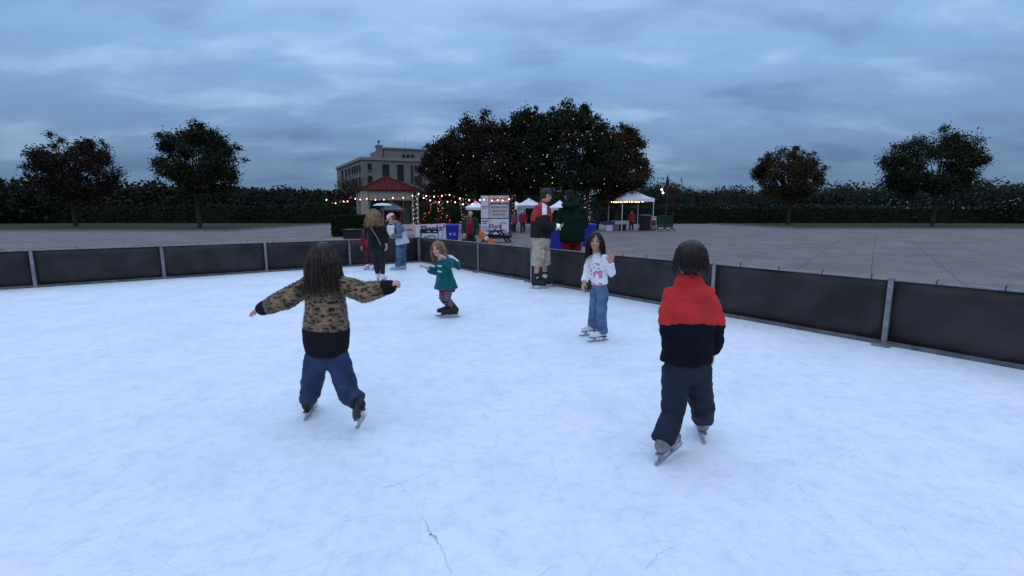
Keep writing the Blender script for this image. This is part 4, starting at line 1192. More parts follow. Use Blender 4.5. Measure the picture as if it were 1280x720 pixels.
m.quad([p_ - V((0, 0, .005)) for p_ in cor])
roof = m.build('roof', M_tile, root, smooth=False, fix=False)
m = MB()
for i in range(4): m.tube([cor[i] + V((0, 0, .06)), ap + V((0, 0, .08))], [.09, .09], 8)
m.build('ridge_tiles', M_tile, roof, smooth=True)
# things under / around it
wp = AT(459, 262, Yc + 1.0)
root = thing('drape', V((wp.x, wp.y, PLZ)), 'white fabric drape tied to the left column of the pavilion', 'drape')
m = MB(); c = V((wp.x, wp.y, 0)); m.tube([c + V((0, 0, .9)), c + V((-.2, 0, 1.3)), c + V((.05, 0, 1.75)), c + V((.12, 0, 2.3)), c + V((.2, 0, 2.5))], [(.26, .10), (.30, .12), (.12, .08), (.24, .10), (.26, .1)], 14, ref=(1, 0, 0))
m.remesh('cloth', [mat('white_drape', (.48, .47, .47), .9, .1, 8)], root, .04, 2, .06, 4, wdir=(3, 3, .3))
m = MB(); m.tube([c + V((0, 0, PLZ)), c + V((0, 0, 1.0))], [.05, .05], 8); m.build('pole', M_galv, root)
hp_ = AT(478.5, 257, 30.5)
root = thing('patio_heater', V((hp_.x, hp_.y, PLZ)), 'patio heater with a broad pale disc top in front of the pavilion', 'heater')
m = MB(); n_ = 24
for i, (rr0, z0, rr1, z1) in enumerate(((.0, .16, .35, .13), (.35, .13, .55, .05), (.55, .05, .60, 0), (.60, 0, .58, -.015), (.58, -.015, 0.0, .06))):
    for k in range(n_):
        a, b2 = 2 * math.pi * k / n_, 2 * math.pi * (k + 1) / n_; h0 = hp_
        pts = [h0 + V((rr0 * math.cos(a), rr0 * math.sin(a), z0)), h0 + V((rr1 * math.cos(a), rr1 * math.sin(a), z1)), h0 + V((rr1 * math.cos(b2), rr1 * math.sin(b2), z1)), h0 + V((rr0 * math.cos(b2), rr0 * math.sin(b2), z0))]
        if rr0 == 0: pts = pts[:3]
        elif rr1 == 0: pts = [pts[0], pts[1], pts[3]]
        m.quad(pts)
m.build('reflector', mat('white_enamel', (.55, .60, .66), .35, .05), root, smooth=True)
m = MB(); m.tube([V((hp_.x, hp_.y, hp_.z - .28)), V((hp_.x, hp_.y, hp_.z + .05))], [.10, .07], 12); m.build('burner', M_galv, root)
m = MB(); m.tube([V((hp_.x, hp_.y, .6)), V((hp_.x, hp_.y, hp_.z - .25))], [.035, .035], 10); m.build('pole', M_galv, root)
m = MB(); m.tube([V((hp_.x, hp_.y, PLZ)), V((hp_.x, hp_.y, .7))], [.24, .20], 16, cap=False); m.build('base', M_black_boot, root)
# white gabled booth under the pavilion
bb = AT(490, 262, 39.6); bw = 1.5; bz = AT(490, 262, 39.6).z; tz = AT(490, 251, 39.6).z
root = thing('booth', V((bb.x, bb.y, PLZ)), 'white gabled booth with an icicle trim under the pavilion', 'booth')
m = MB(); hw = bw / 2 + .15
for sx in (-1, 1): m.box(V((bb.x + sx * (bw / 2 - .08), bb.y + .5, (bz + PLZ) / 2)), (.12, 1.0, bz - PLZ))
m.box(V((bb.x, bb.y + .02, PLZ + .5)), (bw - .3, .06, 1.0)); m.box(V((bb.x, bb.y + .98, (bz + PLZ) / 2)), (bw - .3, .05, bz - PLZ)); m.build('walls', mat('booth_red', (.16, .012, .018), .7, .2), root)
M_bw = mat('booth_white', (.42, .44, .47), .7, .1)
m = MB(); g0 = [V((bb.x - hw, bb.y - .1, bz)), V((bb.x + hw, bb.y - .1, bz)), V((bb.x, bb.y - .1, tz))]; g1 = [p_ + V((0, 1.2, 0)) for p_ in g0]
m.quad(g0); m.quad(g1); m.quad([g0[0], g0[2], g1[2], g1[0]]); m.quad([g0[1], g0[2], g1[2], g1[1]]); m.quad([g0[0], g0[1], g1[1], g1[0]]); gb = m.build('gable', M_bw, root)
m = MB()
for k in range(15):
    x = bb.x - hw + 2 * hw * k / 14; ln = .10 + .10 * ((k * 7) % 3) / 2
    m.tube([V((x, bb.y - .13, bz + .02)), V((x, bb.y - .13, bz - ln))], [.03, .008], 6)
m.build('icicle_trim', M_bw, gb)
# clipped hedge and dark utility box left of the pavilion
def leafbox(name, label, cat, c, size, mats, n, leaf, seed, parent=None, kind=None):
    r = random.Random(seed); m = MB(); c = V(c); root = None
    for _ in range(n):
        f_ = r.choice('xXyYz'); p_ = V((r.uniform(-.5, .5), r.uniform(-.5, .5), r.uniform(0, 1)))
        if f_ in 'xX': p_.x = (.5 if f_ == 'x' else -.5) * r.uniform(.85, 1.02)
        elif f_ in 'yY': p_.y = (.5 if f_ == 'y' else -.5) * r.uniform(.85, 1.02)
        else: p_.z = r.uniform(.88, 1.03)
        p_ = c + V((p_.x * size[0], p_.y * size[1], p_.z * size[2])); a = V((r.gauss(0, 1), r.gauss(0, 1), r.gauss(0, 1))).normalized(); b2 = a.orthogonal().normalized(); l_ = leaf * r.uniform(.6, 1.3)
        m.quad([p_ - a * l_, p_ + b2 * l_ * .45, p_ + a * l_, p_ - b2 * l_ * .45], r.randrange(len(mats)))
    m.box(c + V((0, 0, size[2] * .46)), (size[0] * .86, size[1] * .86, size[2] * .9), mi=0)
    o = m.build(name, mats, origin=c, fix=False); return tag(o, label, cat, kind=kind)


M_hedge = [mat('hedge_leaf', (.010, .016, .008), .8 + .1, .3, 2), mat('hedge_leaf_light', (.015, .023, .010), .8 + .1, .3, 2)]
hc = GX(443, 31); leafbox('hedge', 'clipped dark green hedge left of the pavilion', 'hedge', hc, (2.6, .9, 1.35), M_hedge, 5000, .07, 3)
hc = GX(442.5, 18.2); root = thing('storage_bin', hc, 'dark square storage bin behind the pale topped picnic table', 'bin')
m = MB(); m.box(hc + V((0, 0, .42)), (.62, .5, .84), taper=.92); m.build('body', M_dwood, root, bevel=.02)
m = MB(); m.box(hc + V((0, 0, .875)), (.70, .57, .06)); m.build('lid', M_dwood, root, bevel=.015)
m = MB(); m.bar(hc + V((-.15, -.30, .9)), hc + V((.15, -.30, .9)), .03, .03); m.build('handle', M_galv, root)

# ------------------------------------------------------------------ courthouse-like building behind
M_stone = mat('grey_stone', (.185, .17, .158), .9, .07, .35, bump=.08, bscale=4); M_trim = mat('pale_stone_trim', (.235, .212, .188), .9, .06, .5); M_glass = mat('dark_window', (.012, .013, .015), .35, .3, .5, spec=.25); M_wf = mat('window_frame', (.035, .034, .034), .7)
Yb = 130.0; cA = AT(452, 197.5, Yb); cR = AT(600, 201, 141); cL = AT(420, 209.5, 160.0)
zR = cA.z
PA, PR, PL = [V((q.x, q.y, 0)) for q in (cA, cR, cL)]
dR = (PR - PA).normalized(); lenR = (PR - PA).length; dL = V((-dR.y, dR.x, 0)); 
dL = (PL - PA).normalized(); lenL = 34.0
root = thing('office_building', PA.lerp(PR, .3) + V((0, 0, PLZ)), 'pale stone public building with a stepped back top storey and dark windows', 'building')
PB = PA + dL * lenL; PC = PR + dL * lenL
m = MB()
ring = [PA, PR, PC, PB]
for i in range(4):
    a, b2 = ring[i], ring[(i + 1) % 4]; m.quad([V((a.x, a.y, -.1)), V((b2.x, b2.y, -.1)), V((b2.x, b2.y, zR)), V((a.x, a.y, zR))])
m.quad([V((a.x, a.y, zR)) for a in ring]); m.build('wall', M_stone, root)
m = MB(); nR = V((dR.y, -dR.x, 0)); nL = V((-abs(dL.y), -abs(dL.x), 0)).normalized() if True else 0
nL = dL.cross(V((0, 0, 1))).normalized(); nL = nL if nL.dot(PA - PC) > 0 else -nL
m.bar(PA + V((0, 0, zR - .1)) + nR * .1 - dR * .1, PR + V((0, 0, zR - .1)) + nR * .1, .5, .7); m.bar(PA + V((0, 0, zR - .1)) + nL * .1 + dL * .3, PB + V((0, 0, zR - .1)) + nL * .1, .5, .7)
m.build('cornice', M_trim, root)


def face_pt(px, py, O, D):       # the point of a vertical wall seen at a pixel
    r = ray(px, py); n_ = V((D.y, -D.x, 0)); t = (O - CAM).dot(n_) / r.dot(n_); return CAM + r * t


def window(px0, px1, py0, py1, O, D, nrm, par):
    a = face_pt(px0, py0, O, D); b2 = face_pt(px1, py1, O, D); u0, u1 = (a - O).dot(D), (b2 - O).dot(D); z1, z0 = a.z, b2.z; w_ = abs(u1 - u0); uc = (u0 + u1) / 2; zc = (z0 + z1) / 2; hh = z1 - z0
    c = V((O.x, O.y, 0)) + D * uc + V((0, 0, zc)); rot = rz(math.atan2(D.y, D.x))
    m = MB(); t = .14
    for sx in (-1, 1): m.box(c + D * (sx * (w_ / 2)) + nrm * .06, (t, .3, hh + t), rot)
    for sz in (-1, 1): m.box(c + V((0, 0, sz * hh / 2)) + nrm * .06, (w_ - t, .3, t), rot)
    if w_ > .9:
        m.box(c + nrm * .05, (.08, .16, hh - t), rot)
        k = max(1, int(hh / 1.6))
        for i in range(1, k + 1): m.box(c + V((0, 0, -hh / 2 + hh * i / (k + 1))) + nrm * .05, (w_ - t, .14, .07), rot)
    f_ = m.build('window', M_wf, par)
    m = MB(); m.box(c + nrm * .015, (w_, .06, hh), rot); m.build('pane', M_glass, f_)
    m = MB(); m.box(c + V((0, 0, -hh / 2 - .16)) + nrm * .09, (w_ + .5, .34, .16), rot); m.build('sill', M_trim, f_)


for w_ in ((459.8, 464.2, 204.5, 213), (460, 465.5, 220, 229), (478, 486.5, 205.5, 222), (496.5, 504.5, 206, 227), (513.6, 516, 207, 228), (518, 522, 207.2, 214), (524.2, 526.8, 207.5, 229), (518, 522, 220.5, 228.5),
           (532, 536, 208, 216), (542, 550, 208, 228), (559, 567, 208, 228), (478, 486.5, 228, 240), (460, 465.5, 236, 245), (496.5, 504.5, 232, 243)):
    window(*w_, PA, dR, nR, root)
for px0, px1 in ((440, 441.8), (443, 444.8), (446, 447.6), (449.2, 450.8), (436, 438), (432, 434), (427.5, 429.5)):
    for dy in (0, 15, 30):
        y0 = 206.5 + (450 - px0) * .32 + dy; window(px0, px1, y0, y0 + 8, PA, dL, nL, root)
# set-back top storey
o1 = face_pt(482.3, 198, PA, dR); o1.z = 0; O2 = o1 + dL * 2.0 - V((0, 0, 0)); zP = AT(479, 185, O2.y).z; len2 = 20
m = MB(); E2 = O2 + dR * len2; rr4 = [O2, E2, E2 + dL * 14, O2 + dL * 14]
for i in range(4):
    a, b2 = rr4[i], rr4[(i + 1) % 4]; m.quad([V((a.x, a.y, zR - .2)), V((b2.x, b2.y, zR - .2)), V((b2.x, b2.y, zP)), V((a.x, a.y, zP))])
m.quad([V((a.x, a.y, zP)) for a in rr4]); ph_ = m.build('penthouse', M_stone, root)
m = MB(); m.bar(O2 + V((0, 0, zP)) + nR * .1, E2 + V((0, 0, zP)) + nR * .1, .4, .4); m.build('parapet', M_trim, ph_)
for x0, x1 in ((503, 506), (508.2, 511.6), (514, 517)): window(x0, x1, 193.5, 197.6, O2, dR, nR, root)
O3 = O2 - dR * 1.75 + nR * .3; zT = AT(474, 182.8, O3.y).z
m = MB(); m.box(V((O3.x, O3.y, (zR + zT) / 2)) + dR * .85 + dL * 1.0, (1.6, 2.2, zT - zR + .4), rz(math.atan2(dR.y, dR.x))); m.box(V((O3.x, O3.y, zT + .1)) + dR * .85 + dL * 1.0, (1.9, 2.5, .4), rz(math.atan2(dR.y, dR.x))); tw = m.build('stair_tower', M_stone, root)
fp = V((O3.x, O3.y, zT)) + dR * .85 + dL * 1.0
m = MB(); m.tube([fp, fp + V((0, 0, 1.1))], [.18, .14], 8); m.ball(fp + V((0, 0, 1.4)), .38, 10); m.build('vent', mat('vent_dark', (.06, .08, .08), .6), tw)
m = MB(); ma = V((face_pt(505.5, 186, O2, dR).x, O2.y + 3, zP)); m.tube([ma, ma + V((0, 0, 3.6))], [.05, .03], 6); m.build('mast', M_wf, ph_)
m = MB(); dp = V((face_pt(464.5, 197, PA, dR).x, PA.y + 6, zR)); m.ell(dp, (1.1, 0, 0), (0, 1.1, 0), (0, 0, .65), 16); m.build('roof_dome', M_wf, root, smooth=True)

# ------------------------------------------------------------------ trees
M_bark = mat('bark', (.045, .036, .030), .95, .3, 8, bump=.4, bscale=20)
LEAF_BROWN = [mat('russet_leaf', (0.0309, 0.0195, 0.0163), .8 + .1, .3, 3), mat('plum_leaf', (0.0422, 0.0260, 0.0244), .8 + .1, .3, 3), mat('olive_leaf', (0.0244, 0.0244, 0.0146), .8 + .1, .3, 3)]
LEAF_GREEN = [mat('dark_leaf', (0.0146, 0.0244, 0.0130), .8 + .1, .3, 3), mat('deep_green_leaf', (0.0227, 0.0341, 0.0163), .8 + .1, .3, 3), mat('brownish_leaf', (0.0325, 0.0276, 0.0146), .8 + .1, .3, 3)]
LEAF_MIX = [mat('bronze_leaf', (0.0439, 0.0325, 0.0163), .8 + .1, .3, 3), mat('tan_leaf', (0.0585, 0.0390, 0.0211), .8 + .1, .3, 3), LEAF_GREEN[1]]
M_lite = mat('warm_white_bulb', (.8, .75, .65), .4, emit=(1, .84, .62), es=5)
M_lite2 = mat('fairy_bulb', (.8, .8, .75), .4, emit=(1, .86, .64), es=.8)
M_wire = mat('dark_wire', (.015, .018, .014), .7)


def crown_mesh(c, rx, ry, rz_, n_cl, per, leaf, seed, spikes=0, low=-.75):
    r = random.Random(seed); m = MB(); cls = []
    for k in range(n_cl):
        while True:
            d = V((r.uniform(-1, 1), r.uniform(-1, 1), r.uniform(low, 1)))
            if .30 < d.length < 1: break
        d = d * (1 / max(d.length, .55)) ** .5
        bump = .84 + .26 * noise.noise(d * 1.9 + V((seed, 0, 0)))
        if d.length > .8: d = d * (bump / d.length * .98)
        cls.append((c + V((d.x * rx, d.y * ry, d.z * rz_)), r.uniform(.45, .95) * min(rx, rz_) * .30, r.randrange(3)))
    for k in range(spikes):
        a = r.uniform(0, math.pi); x = math.cos(a); z = math.sin(a)
        cls.append((c + V((x * rx * .98, r.uniform(-.4, .4) * ry, z * rz_ * r.uniform(.98, 1.10))), .17 * min(rx, rz_) * r.uniform(.4, .9), r.randrange(3)))
    for cc, rad, tone in cls:
        nn_ = int(per * max(.12, (rad / (.21 * min(rx, rz_))) ** 2))
        for _ in range(nn_):
            d = V((r.gauss(0, .5), r.gauss(0, .5), r.gauss(0, .42))) * rad
            p_ = cc + d; a = V((r.gauss(0, 1), r.gauss(0, 1), r.gauss(0, .8))).normalized(); b2 = a.cross(V((r.gauss(0, 1), r.gauss(0, 1), r.gauss(0, 1)))).normalized(); l_ = leaf * r.uniform(.6, 1.35)
            m.quad([p_ - a * l_, p_ + b2 * l_ * .5, p_ + a * l_, p_ - b2 * l_ * .5], tone if r.random() < .75 else r.randrange(3))
    return m, cls


def tree(label, pxt, Yd, crown_px, mats, seed, n_cl=95, per=260, leaf=.112, spikes=14, group='leafy trees on the plaza', lights=30, wrap=True, name='tree', trunk_r=.2):
    b0 = GX(pxt, Yd); root = thing(name, b0, label, 'tree', group); cxp, top, bot, hw = crown_px; s_ = FPX / Yd
    ct = AT(cxp, top, Yd); cb = AT(cxp, bot, Yd); c = (ct + cb) / 2; rz_ = (ct.z - cb.z) / 2; rx = hw / s_
    m, cls = crown_mesh(c, rx, rx * .95, rz_, n_cl, per, leaf, seed, spikes)
    m.build('crown', mats, root, fix=False)
    r = random.Random(seed + 50); m = MB(); fork = V((b0.x, b0.y, cb.z + rz_ * .18))
    m.tube([b0 - V((0, 0, .05)), b0 + V((0, 0, .25)), lerp(b0, fork, .6), fork], [trunk_r * 1.35, trunk_r * 1.05, trunk_r * .92, trunk_r * .85], 10)
    for cc, rad, _ in cls[:: max(1, len(cls) // 34)]:
        k1 = lerp(fork, cc, .45) + V((r.uniform(-.3, .3), r.uniform(-.3, .3), r.uniform(.1, .5)))
        m.tube([fork, k1, cc], [trunk_r * .5, trunk_r * .28, .02], 6)
    m.build('trunk', M_bark, root, smooth=True)
    if lights:
        m = MB(); o = None; rl = random.Random(seed + 9); cnt = 0
        for _ in range(lights):
            a = rl.uniform(-1.45, 1.45); ph_ = rl.uniform(-1.2, 1.0)
            d = V((math.sin(a) * math.cos(ph_), -math.cos(a) * math.cos(ph_), math.sin(ph_) * .95)); k = rl.uniform(.80, 1.0)
            m.ball(c + V((d.x * rx * k, d.y * rx * k, d.z * rz_ * k)), rl.choice((.022, .026, .030, .038)), 6)
        tag(m.build('fairy_lights', M_lite2, origin=c), 'fairy lights in the crown of the ' + label, 'fairy lights', 'fairy lights in the tree crowns')
    if wrap:
        m = MB(); hgt = fork.z - PLZ; turns = 9; nb_ = 64; pts = []
        for k in range(nb_ * 2 + 1):
            t = k / (nb_ * 2); a = 2 * math.pi * turns * t; rr0 = trunk_r * (1.2 - .25 * t) + .035; pts.append(b0 + V((rr0 * math.cos(a), rr0 * math.sin(a), .3 + (hgt - .35) * t)))
        m.tube(pts, [.010] * len(pts), 4, mi=1)
        for k in [q for q in range(0, len(pts), 2) if r.random() < .75]: m.ball(pts[k] + V((r.uniform(-.04, .04), r.uniform(-.04, .04), r.uniform(-.07, .07))), r.uniform(.016, .036), 6)
        tag(m.build('trunk_lights', [M_lite2, M_wire], origin=b0), 'white lights round the trunk of the ' + label, 'string lights', 'lights wrapped round trunks')
    return root


tree('small russet tree left of the group', 549, 40, (561, 174, 253, 33), LEAF_BROWN, 1, 90, lights=16)
tree('broad plum-brown tree beside the small russet one', 580, 41, (602, 150, 253, 47), LEAF_BROWN, 2, 145, lights=20)
tree('tall dark green tree with the pointed top', 641, 42, (656, 137, 253, 39), LEAF_GREEN, 3, 135, lights=26)
tree('tallest dark green tree behind the two men', 733, 41, (713, 135, 252, 46), LEAF_GREEN, 4, 130, per=250, spikes=22, lights=30)
tree('round bronze tree behind the white canopy', 770, 43, (770, 161, 252, 39), LEAF_MIX, 5, 115, lights=26, wrap=False)
# wrapped lamp-less pole beside the pavilion
b0 = GX(520, 33.5); root = thing('pole', b0, 'dark wooden pole wrapped with white lights right of the pavilion', 'pole')
m = MB(); m.tube([b0, b0 + V((0, 0, 2.9))], [.13, .11], 10, cap=False); m.build('shaft', M_bark, root)
m = MB(); m.tube([b0 + V((0, 0, 2.9)), b0 + V((0, 0, 3.0))], [.15, .08], 10, cap=False); m.build('cap', M_bark, root)
m = MB(); pts = []
for k in range(91):
    t = k / 90; a = 2 * math.pi * 8 * t; pts.append(b0 + V((.16 * math.cos(a), .16 * math.sin(a), .3 + 2.4 * t)))
m.tube(pts, [.01] * 91, 4, mi=1)
rl = random.Random(3)
for k in range(0, 91, 2): m.ball(pts[k] + V((0, 0, rl.uniform(-.06, .06))), rl.uniform(.016, .036), 6)
tag(m.build('trunk_lights', [M_lite2, M_wire], origin=b0), 'spiral of white lights wrapped round the dark pole by the pavilion', 'string lights', 'lights wrapped round trunks')
# shrub lit with red and amber lights
M_redb = mat('red_bulb', (.5, .05, .04), .4, emit=(1, .035, .02), es=.8); M_amb = mat('amber_bulb', (.7, .4, .15), .4, emit=(1, .36, .07), es=1.0)
b0 = GX(545.5, 32); root = thing('shrub', b0, 'conical shrub between the pavilion and the russet tree', 'shrub')
c = b0 + V((0, 0, 1.15)); m, cls = crown_mesh(c, .85, .8, 1.15, 60, 60, .06, 61, 4, low=-1); m.build('foliage', LEAF_GREEN, root, fix=False)
m = MB(); m.tube([b0, b0 + V((0, 0, 1.2))], [.07, .05], 8); m.build('stem', M_bark, root)
m = MB(); r = random.Random(4)
for k in range(60):
    a = r.uniform(-1.5, 1.5); z = r.uniform(.2, 2.2); rr0 = .88 * math.sin(math.pi * min(1, max(.08, z / 2.3)) ** .8) + .05
    m.ball(b0 + V((rr0 * math.sin(a), -rr0 * math.cos(a), z)), .028, 6, mi=0 if r.random() < .5 else 1)
tag(m.build('fairy_lights', [M_redb, M_amb], origin=b0), 'red and amber lights over the conical shrub', 'fairy lights', 'fairy lights in the tree crowns')


# bulb strings between pavilion and trees
def festoon(label, pts, nb_, sag, seed=1, r0=.036, mats=(None, None), name='string_lights'):
    pts = [V(p_) for p_ in pts]; root = thing(name, pts[0], label, 'string lights', 'bulb strings'); path = []
    for a, b2 in zip(pts, pts[1:]):
        for k in range(14): t = k / 14; path.append(a.lerp(b2, t) - V((0, 0, sag * 4 * t * (1 - t))))
    path.append(pts[-1]); m = MB(); m.tube(path, [.012] * len(path), 5); m.build('cable', M_wire, root)
    protos = {}
    tot = len(path) - 1
    rf_ = random.Random(seed + nb_)
    for k in range(nb_):
        f_ = min(tot, max(0, (k + .5 + rf_.uniform(-.35, .35)) / nb_ * tot)); i = int(f_); p_ = path[i].lerp(path[min(i + 1, tot)], f_ - i) - V((0, 0, .07)); mt = mats[0] if (k + seed) % 2 == 0 else mats[1]
        if mt.name not in protos:
            m = MB(); m.ell(p_, (r0, 0, 0), (0, r0, 0), (0, 0, r0 * 1.25), 10); protos[mt.name] = m.build('bulb', mt, root, smooth=True); protos[mt.name + 'c'] = p_
        else:
            o = protos[mt.name].copy(); COL.objects.link(o); o.parent = root; o.rotation_euler = (0, 0, 0); o.location = p_ - protos[mt.name + 'c']
    return root


M_redb2 = mat('red_festoon_bulb', (.5, .05, .04), .4, emit=(1, .02, .012), es=1.15)
two = (M_lite, M_redb2)
festoon('string of red and white bulbs along the front of the pavilion', [AT(438, 245, 36), AT(459, 247, 36), AT(491, 246, 36), AT(522, 241, 36)], 17, .12, mats=two)
festoon('upper string of red and white bulbs from the pavilion to the tall sign box', [AT(522, 240.5, 36), AT(560, 241.5, 33), AT(608, 247.5, 29.6)], 16, .20, mats=two, seed=2)
festoon('lower string of red and white bulbs from the pavilion to the tall sign box', [AT(522, 242, 36), AT(565, 250, 32.5), AT(608, 248, 29.5)], 17, .26, mats=two, seed=1)
festoon('short string of red and white bulbs along the top of the sign box', [AT(603, 247.5, 28.4), AT(622, 248.5, 28.3), AT(638, 247, 28.4)], 9, .05, mats=two, seed=2, r0=.03)
festoon('string of red and white bulbs hanging left of the pavilion', [AT(438, 243.5, 35.5), AT(428, 249, 35), AT(405, 246, 34.5)], 8, .3, mats=two, seed=3)

# ------------------------------------------------------------------ canopies
M_can = mat('white_canopy', (.80, .77, .82), .7, .05, 3); M_pole = mat('white_pole', (.50, .50, .52), .5)


def canopy(label, px, Yd, w, eave, peak, yaw=0, drape=False, group='white canopies on the plaza'):
    b0 = GX(px, Yd); root = thing('canopy', b0, label, 'canopy', group); rt = rz(R(yaw)); h = w / 2; m = MB(); n_ = 6
    cs = [V((-h, -h, 0)), V((h, -h, 0)), V((h, h, 0)), V((-h, h, 0))]
    def cp(t, a, b2):      # concave pyramid
        z = eave + (peak - eave) * (1 - t) ** 1.35
        return b0 + rt @ V((a.lerp(b2, 0).x * t, a.y * t, z))
    for i in range(4):
        A, B = cs[i], cs[(i + 1) % 4]
        for k in range(n_):
            t0, t1 = k / n_, (k + 1) / n_; z0 = eave + (peak - eave) * (1 - t0) ** 1.35; z1 = eave + (peak - eave) * (1 - t1) ** 1.35
            if k == 0: m.quad([b0 + rt @ V((0, 0, z0)), b0 + rt @ V((A.x * t1, A.y * t1, z1)), b0 + rt @ V((B.x * t1, B.y * t1, z1))])
            else: m.quad([b0 + rt @ V((A.x * t0, A.y * t0, z0)), b0 + rt @ V((A.x * t1, A.y * t1, z1)), b0 + rt @ V((B.x * t1, B.y * t1, z1)), b0 + rt @ V((B.x * t0, B.y * t0, z0))])
    cv = m.build('canopy_top', M_can, root)
    m = MB()
    for i in range(4):
        A, B = cs[i], cs[(i + 1) % 4]; a = b0 + rt @ (A + V((0, 0, eave - .14))); b2 = b0 + rt @ (B + V((0, 0, eave - .14))); m.bar(a, b2, .012, .28)
    m.build('valance', M_can, cv)
    for A in cs:
        m = MB(); q = b0 + rt @ (A * .965); m.bar(q, q + V((0, 0, eave)), .06, .06); m.build('leg', M_pole, root)
    m = MB()
    for i in range(4):
        A, B = cs[i] * .96, cs[(i + 1) % 4] * .96; a = b0 + rt @ (A + V((0, 0, eave - .32))); b2 = b0 + rt @ (B + V((0, 0, eave - .05))); mm = (a + b2) / 2
        m.bar(a, V((mm.x, mm.y, b2.z)), .025, .03); m.bar(V((b2.x, b2.y, a.z)), V((mm.x, mm.y, b2.z)), .025, .03)
    m.build('truss', M_pole, root)
    if drape:
        for A in cs[:2]:
            m = MB(); q = b0 + rt @ (A * .93); m.tube([q + V((0, 0, .4)), q + V((0, 0, 1.1)), q + V((-A.x * .12, 0, eave - .3))], [(.15, .08), (.12, .08), (.40, .06)], 12, ref=(1, 0, 0)); m.remesh('side_drape', [M_can], root, .05, 1, .05, 4)
    return root


canopy('white pop-up canopy with warm bulbs along its eave beside the waste bin', 787, 42.5, 2.95, 2.72, 3.62, 12)
canopy('white canopy with side drapes between the sign box and the man in red', 661, 50, 2.7, 2.25, 3.0, 8, True)
canopy('smaller white canopy just right of the sign box', 645, 53, 2.0, 2.2, 2.75, 0)
canopy('white canopy seen just left of the sign box', 595, 54, 2.6, 2.1, 2.8, 5)
canopy('white canopy between the heads of the two men', 699, 55, 2.6, 2.1, 2.9, 0, True)
e0 = [AT(764, 251.4, 41.3), AT(784, 251.2, 40.8), AT(805, 251, 41.3)]
festoon('warm white bulbs under the front eave of the big white canopy', e0, 20, .02, mats=(mat('warm_bulb', (.8, .6, .3), .4, emit=(1, .62, .26), es=5), MATS['warm_bulb']), r0=.04)
M_cloth_b = mat('blue_cloth', (.02, .05, .17), .8, .1); M_cloth_w = mat('white_cloth', (.5, .5, .54), .8, .1); M_box = mat('cardboard', (.26, .17, .10), .85, .2)


def folding_table(label, px, Yd, w, d, h, top_m, yaw=0):
    b0 = GX(px, Yd); root = thing('folding_table', b0, label, 'table', 'tables round the big canopy'); rt = rz(R(yaw))
    m = MB(); m.box(b0 + V((0, 0, h)), (w, d, .04), rt); m.build('tabletop', top_m, root)
    m = MB(); m.box(b0 + V((0, 0, h - .16)) + rt @ V((0, -d / 2 - .012, 0)), (w, .02, .3), rt); m.build('cloth', top_m, root)
    for sx in (-1, 1):
        for sy in (-1, 1): m = MB(); m.bar(b0 + rt @ V((sx * w * .45, sy * d * .42, 0)), b0 + rt @ V((sx * w * .45, sy * d * .42, h - .02)), .035, .035); m.build('leg', M_pole, root)
    return root


folding_table('table with a blue cloth left of the big white canopy', 759, 42, 1.1, .6, .78, M_cloth_b, 10)
folding_table('table with a white cloth under the big white canopy', 775, 43, 1.5, .7, .80, M_cloth_w, 5)
for k, (px, Yd, sz, mt, lb) in enumerate(((761, 40.5, (.5, .35, .42), M_cloth_w, 'white tote box on the paving left of the big canopy'), (778, 41.5, (.55, .45, .5), M_dwood, 'dark crate under the table of the big canopy'), (770, 41.8, (.45, .4, .35), M_box, 'brown carton beside the dark crate under the big canopy'))):
    b0 = GX(px, Yd); root = thing('crate', b0, lb, 'box'); m = MB(); m.box(b0 + V((0, 0, sz[2] / 2)), sz, taper=.93); m.build('body', mt, root, bevel=.015)
    m = MB(); m.box(b0 + V((0, 0, sz[2] + .02)), (sz[0] * 1.05, sz[1] * 1.05, .04)); m.build('lid', mt, root, bevel=.01)
# white barrel with red label, green stand
b0 = GX(815.5, 41.5); root = thing('barrel', b0, 'white barrel with a red label right of the black bin', 'barrel')
m = MB(); m.tube([b0 + V((0, 0, .02)), b0 + V((0, 0, .4)), b0 + V((0, 0, .8)), b0 + V((0, 0, 1.15))], [.27, .30, .30, .27], 18, cap=False); m.build('body', mat('pale_barrel', (.36, .35, .35), .6, .1), root, smooth=True)
m = MB(); m.box(b0 + V((0, -.30, .68)), (.34, .03, .42)); m.build('red_label', mat('label_red', (.26, .02, .03), .6), root)
m = MB(); m.tube([b0 + V((0, 0, 1.15)), b0 + V((0, 0, 1.2))], [.31, .31], 18, cap=False); m.build('rim', M_pole, root)
M_gst = mat('dark_green_paint', (.007, .026, .012), .6, .3, 3)
b0 = GX(831, 40.5); root = thing('display_stand', b0, 'dark green slatted stand on splayed feet at the right, beside the white barrel', 'stand')
m = MB()
for k in range(7): m.box(b0 + V((0, -.02, .38 + .145 * k)), (1.30, .05, .13))
m.build('slat_panel', M_gst, root, bevel=.01)
for sx in (-.62, .0, .62):
    m = MB(); m.bar(b0 + V((sx, .06, .1)), b0 + V((sx, .06, 1.4)), .06, .06); m.build('upright', M_gst, root)
    for sy in (-1, 1): m = MB(); m.bar(b0 + V((sx, .06, .25)), b0 + V((sx + sy * .22, .06 - .25 * sy, .02)), .05, .05); m.build('foot', M_gst, root)
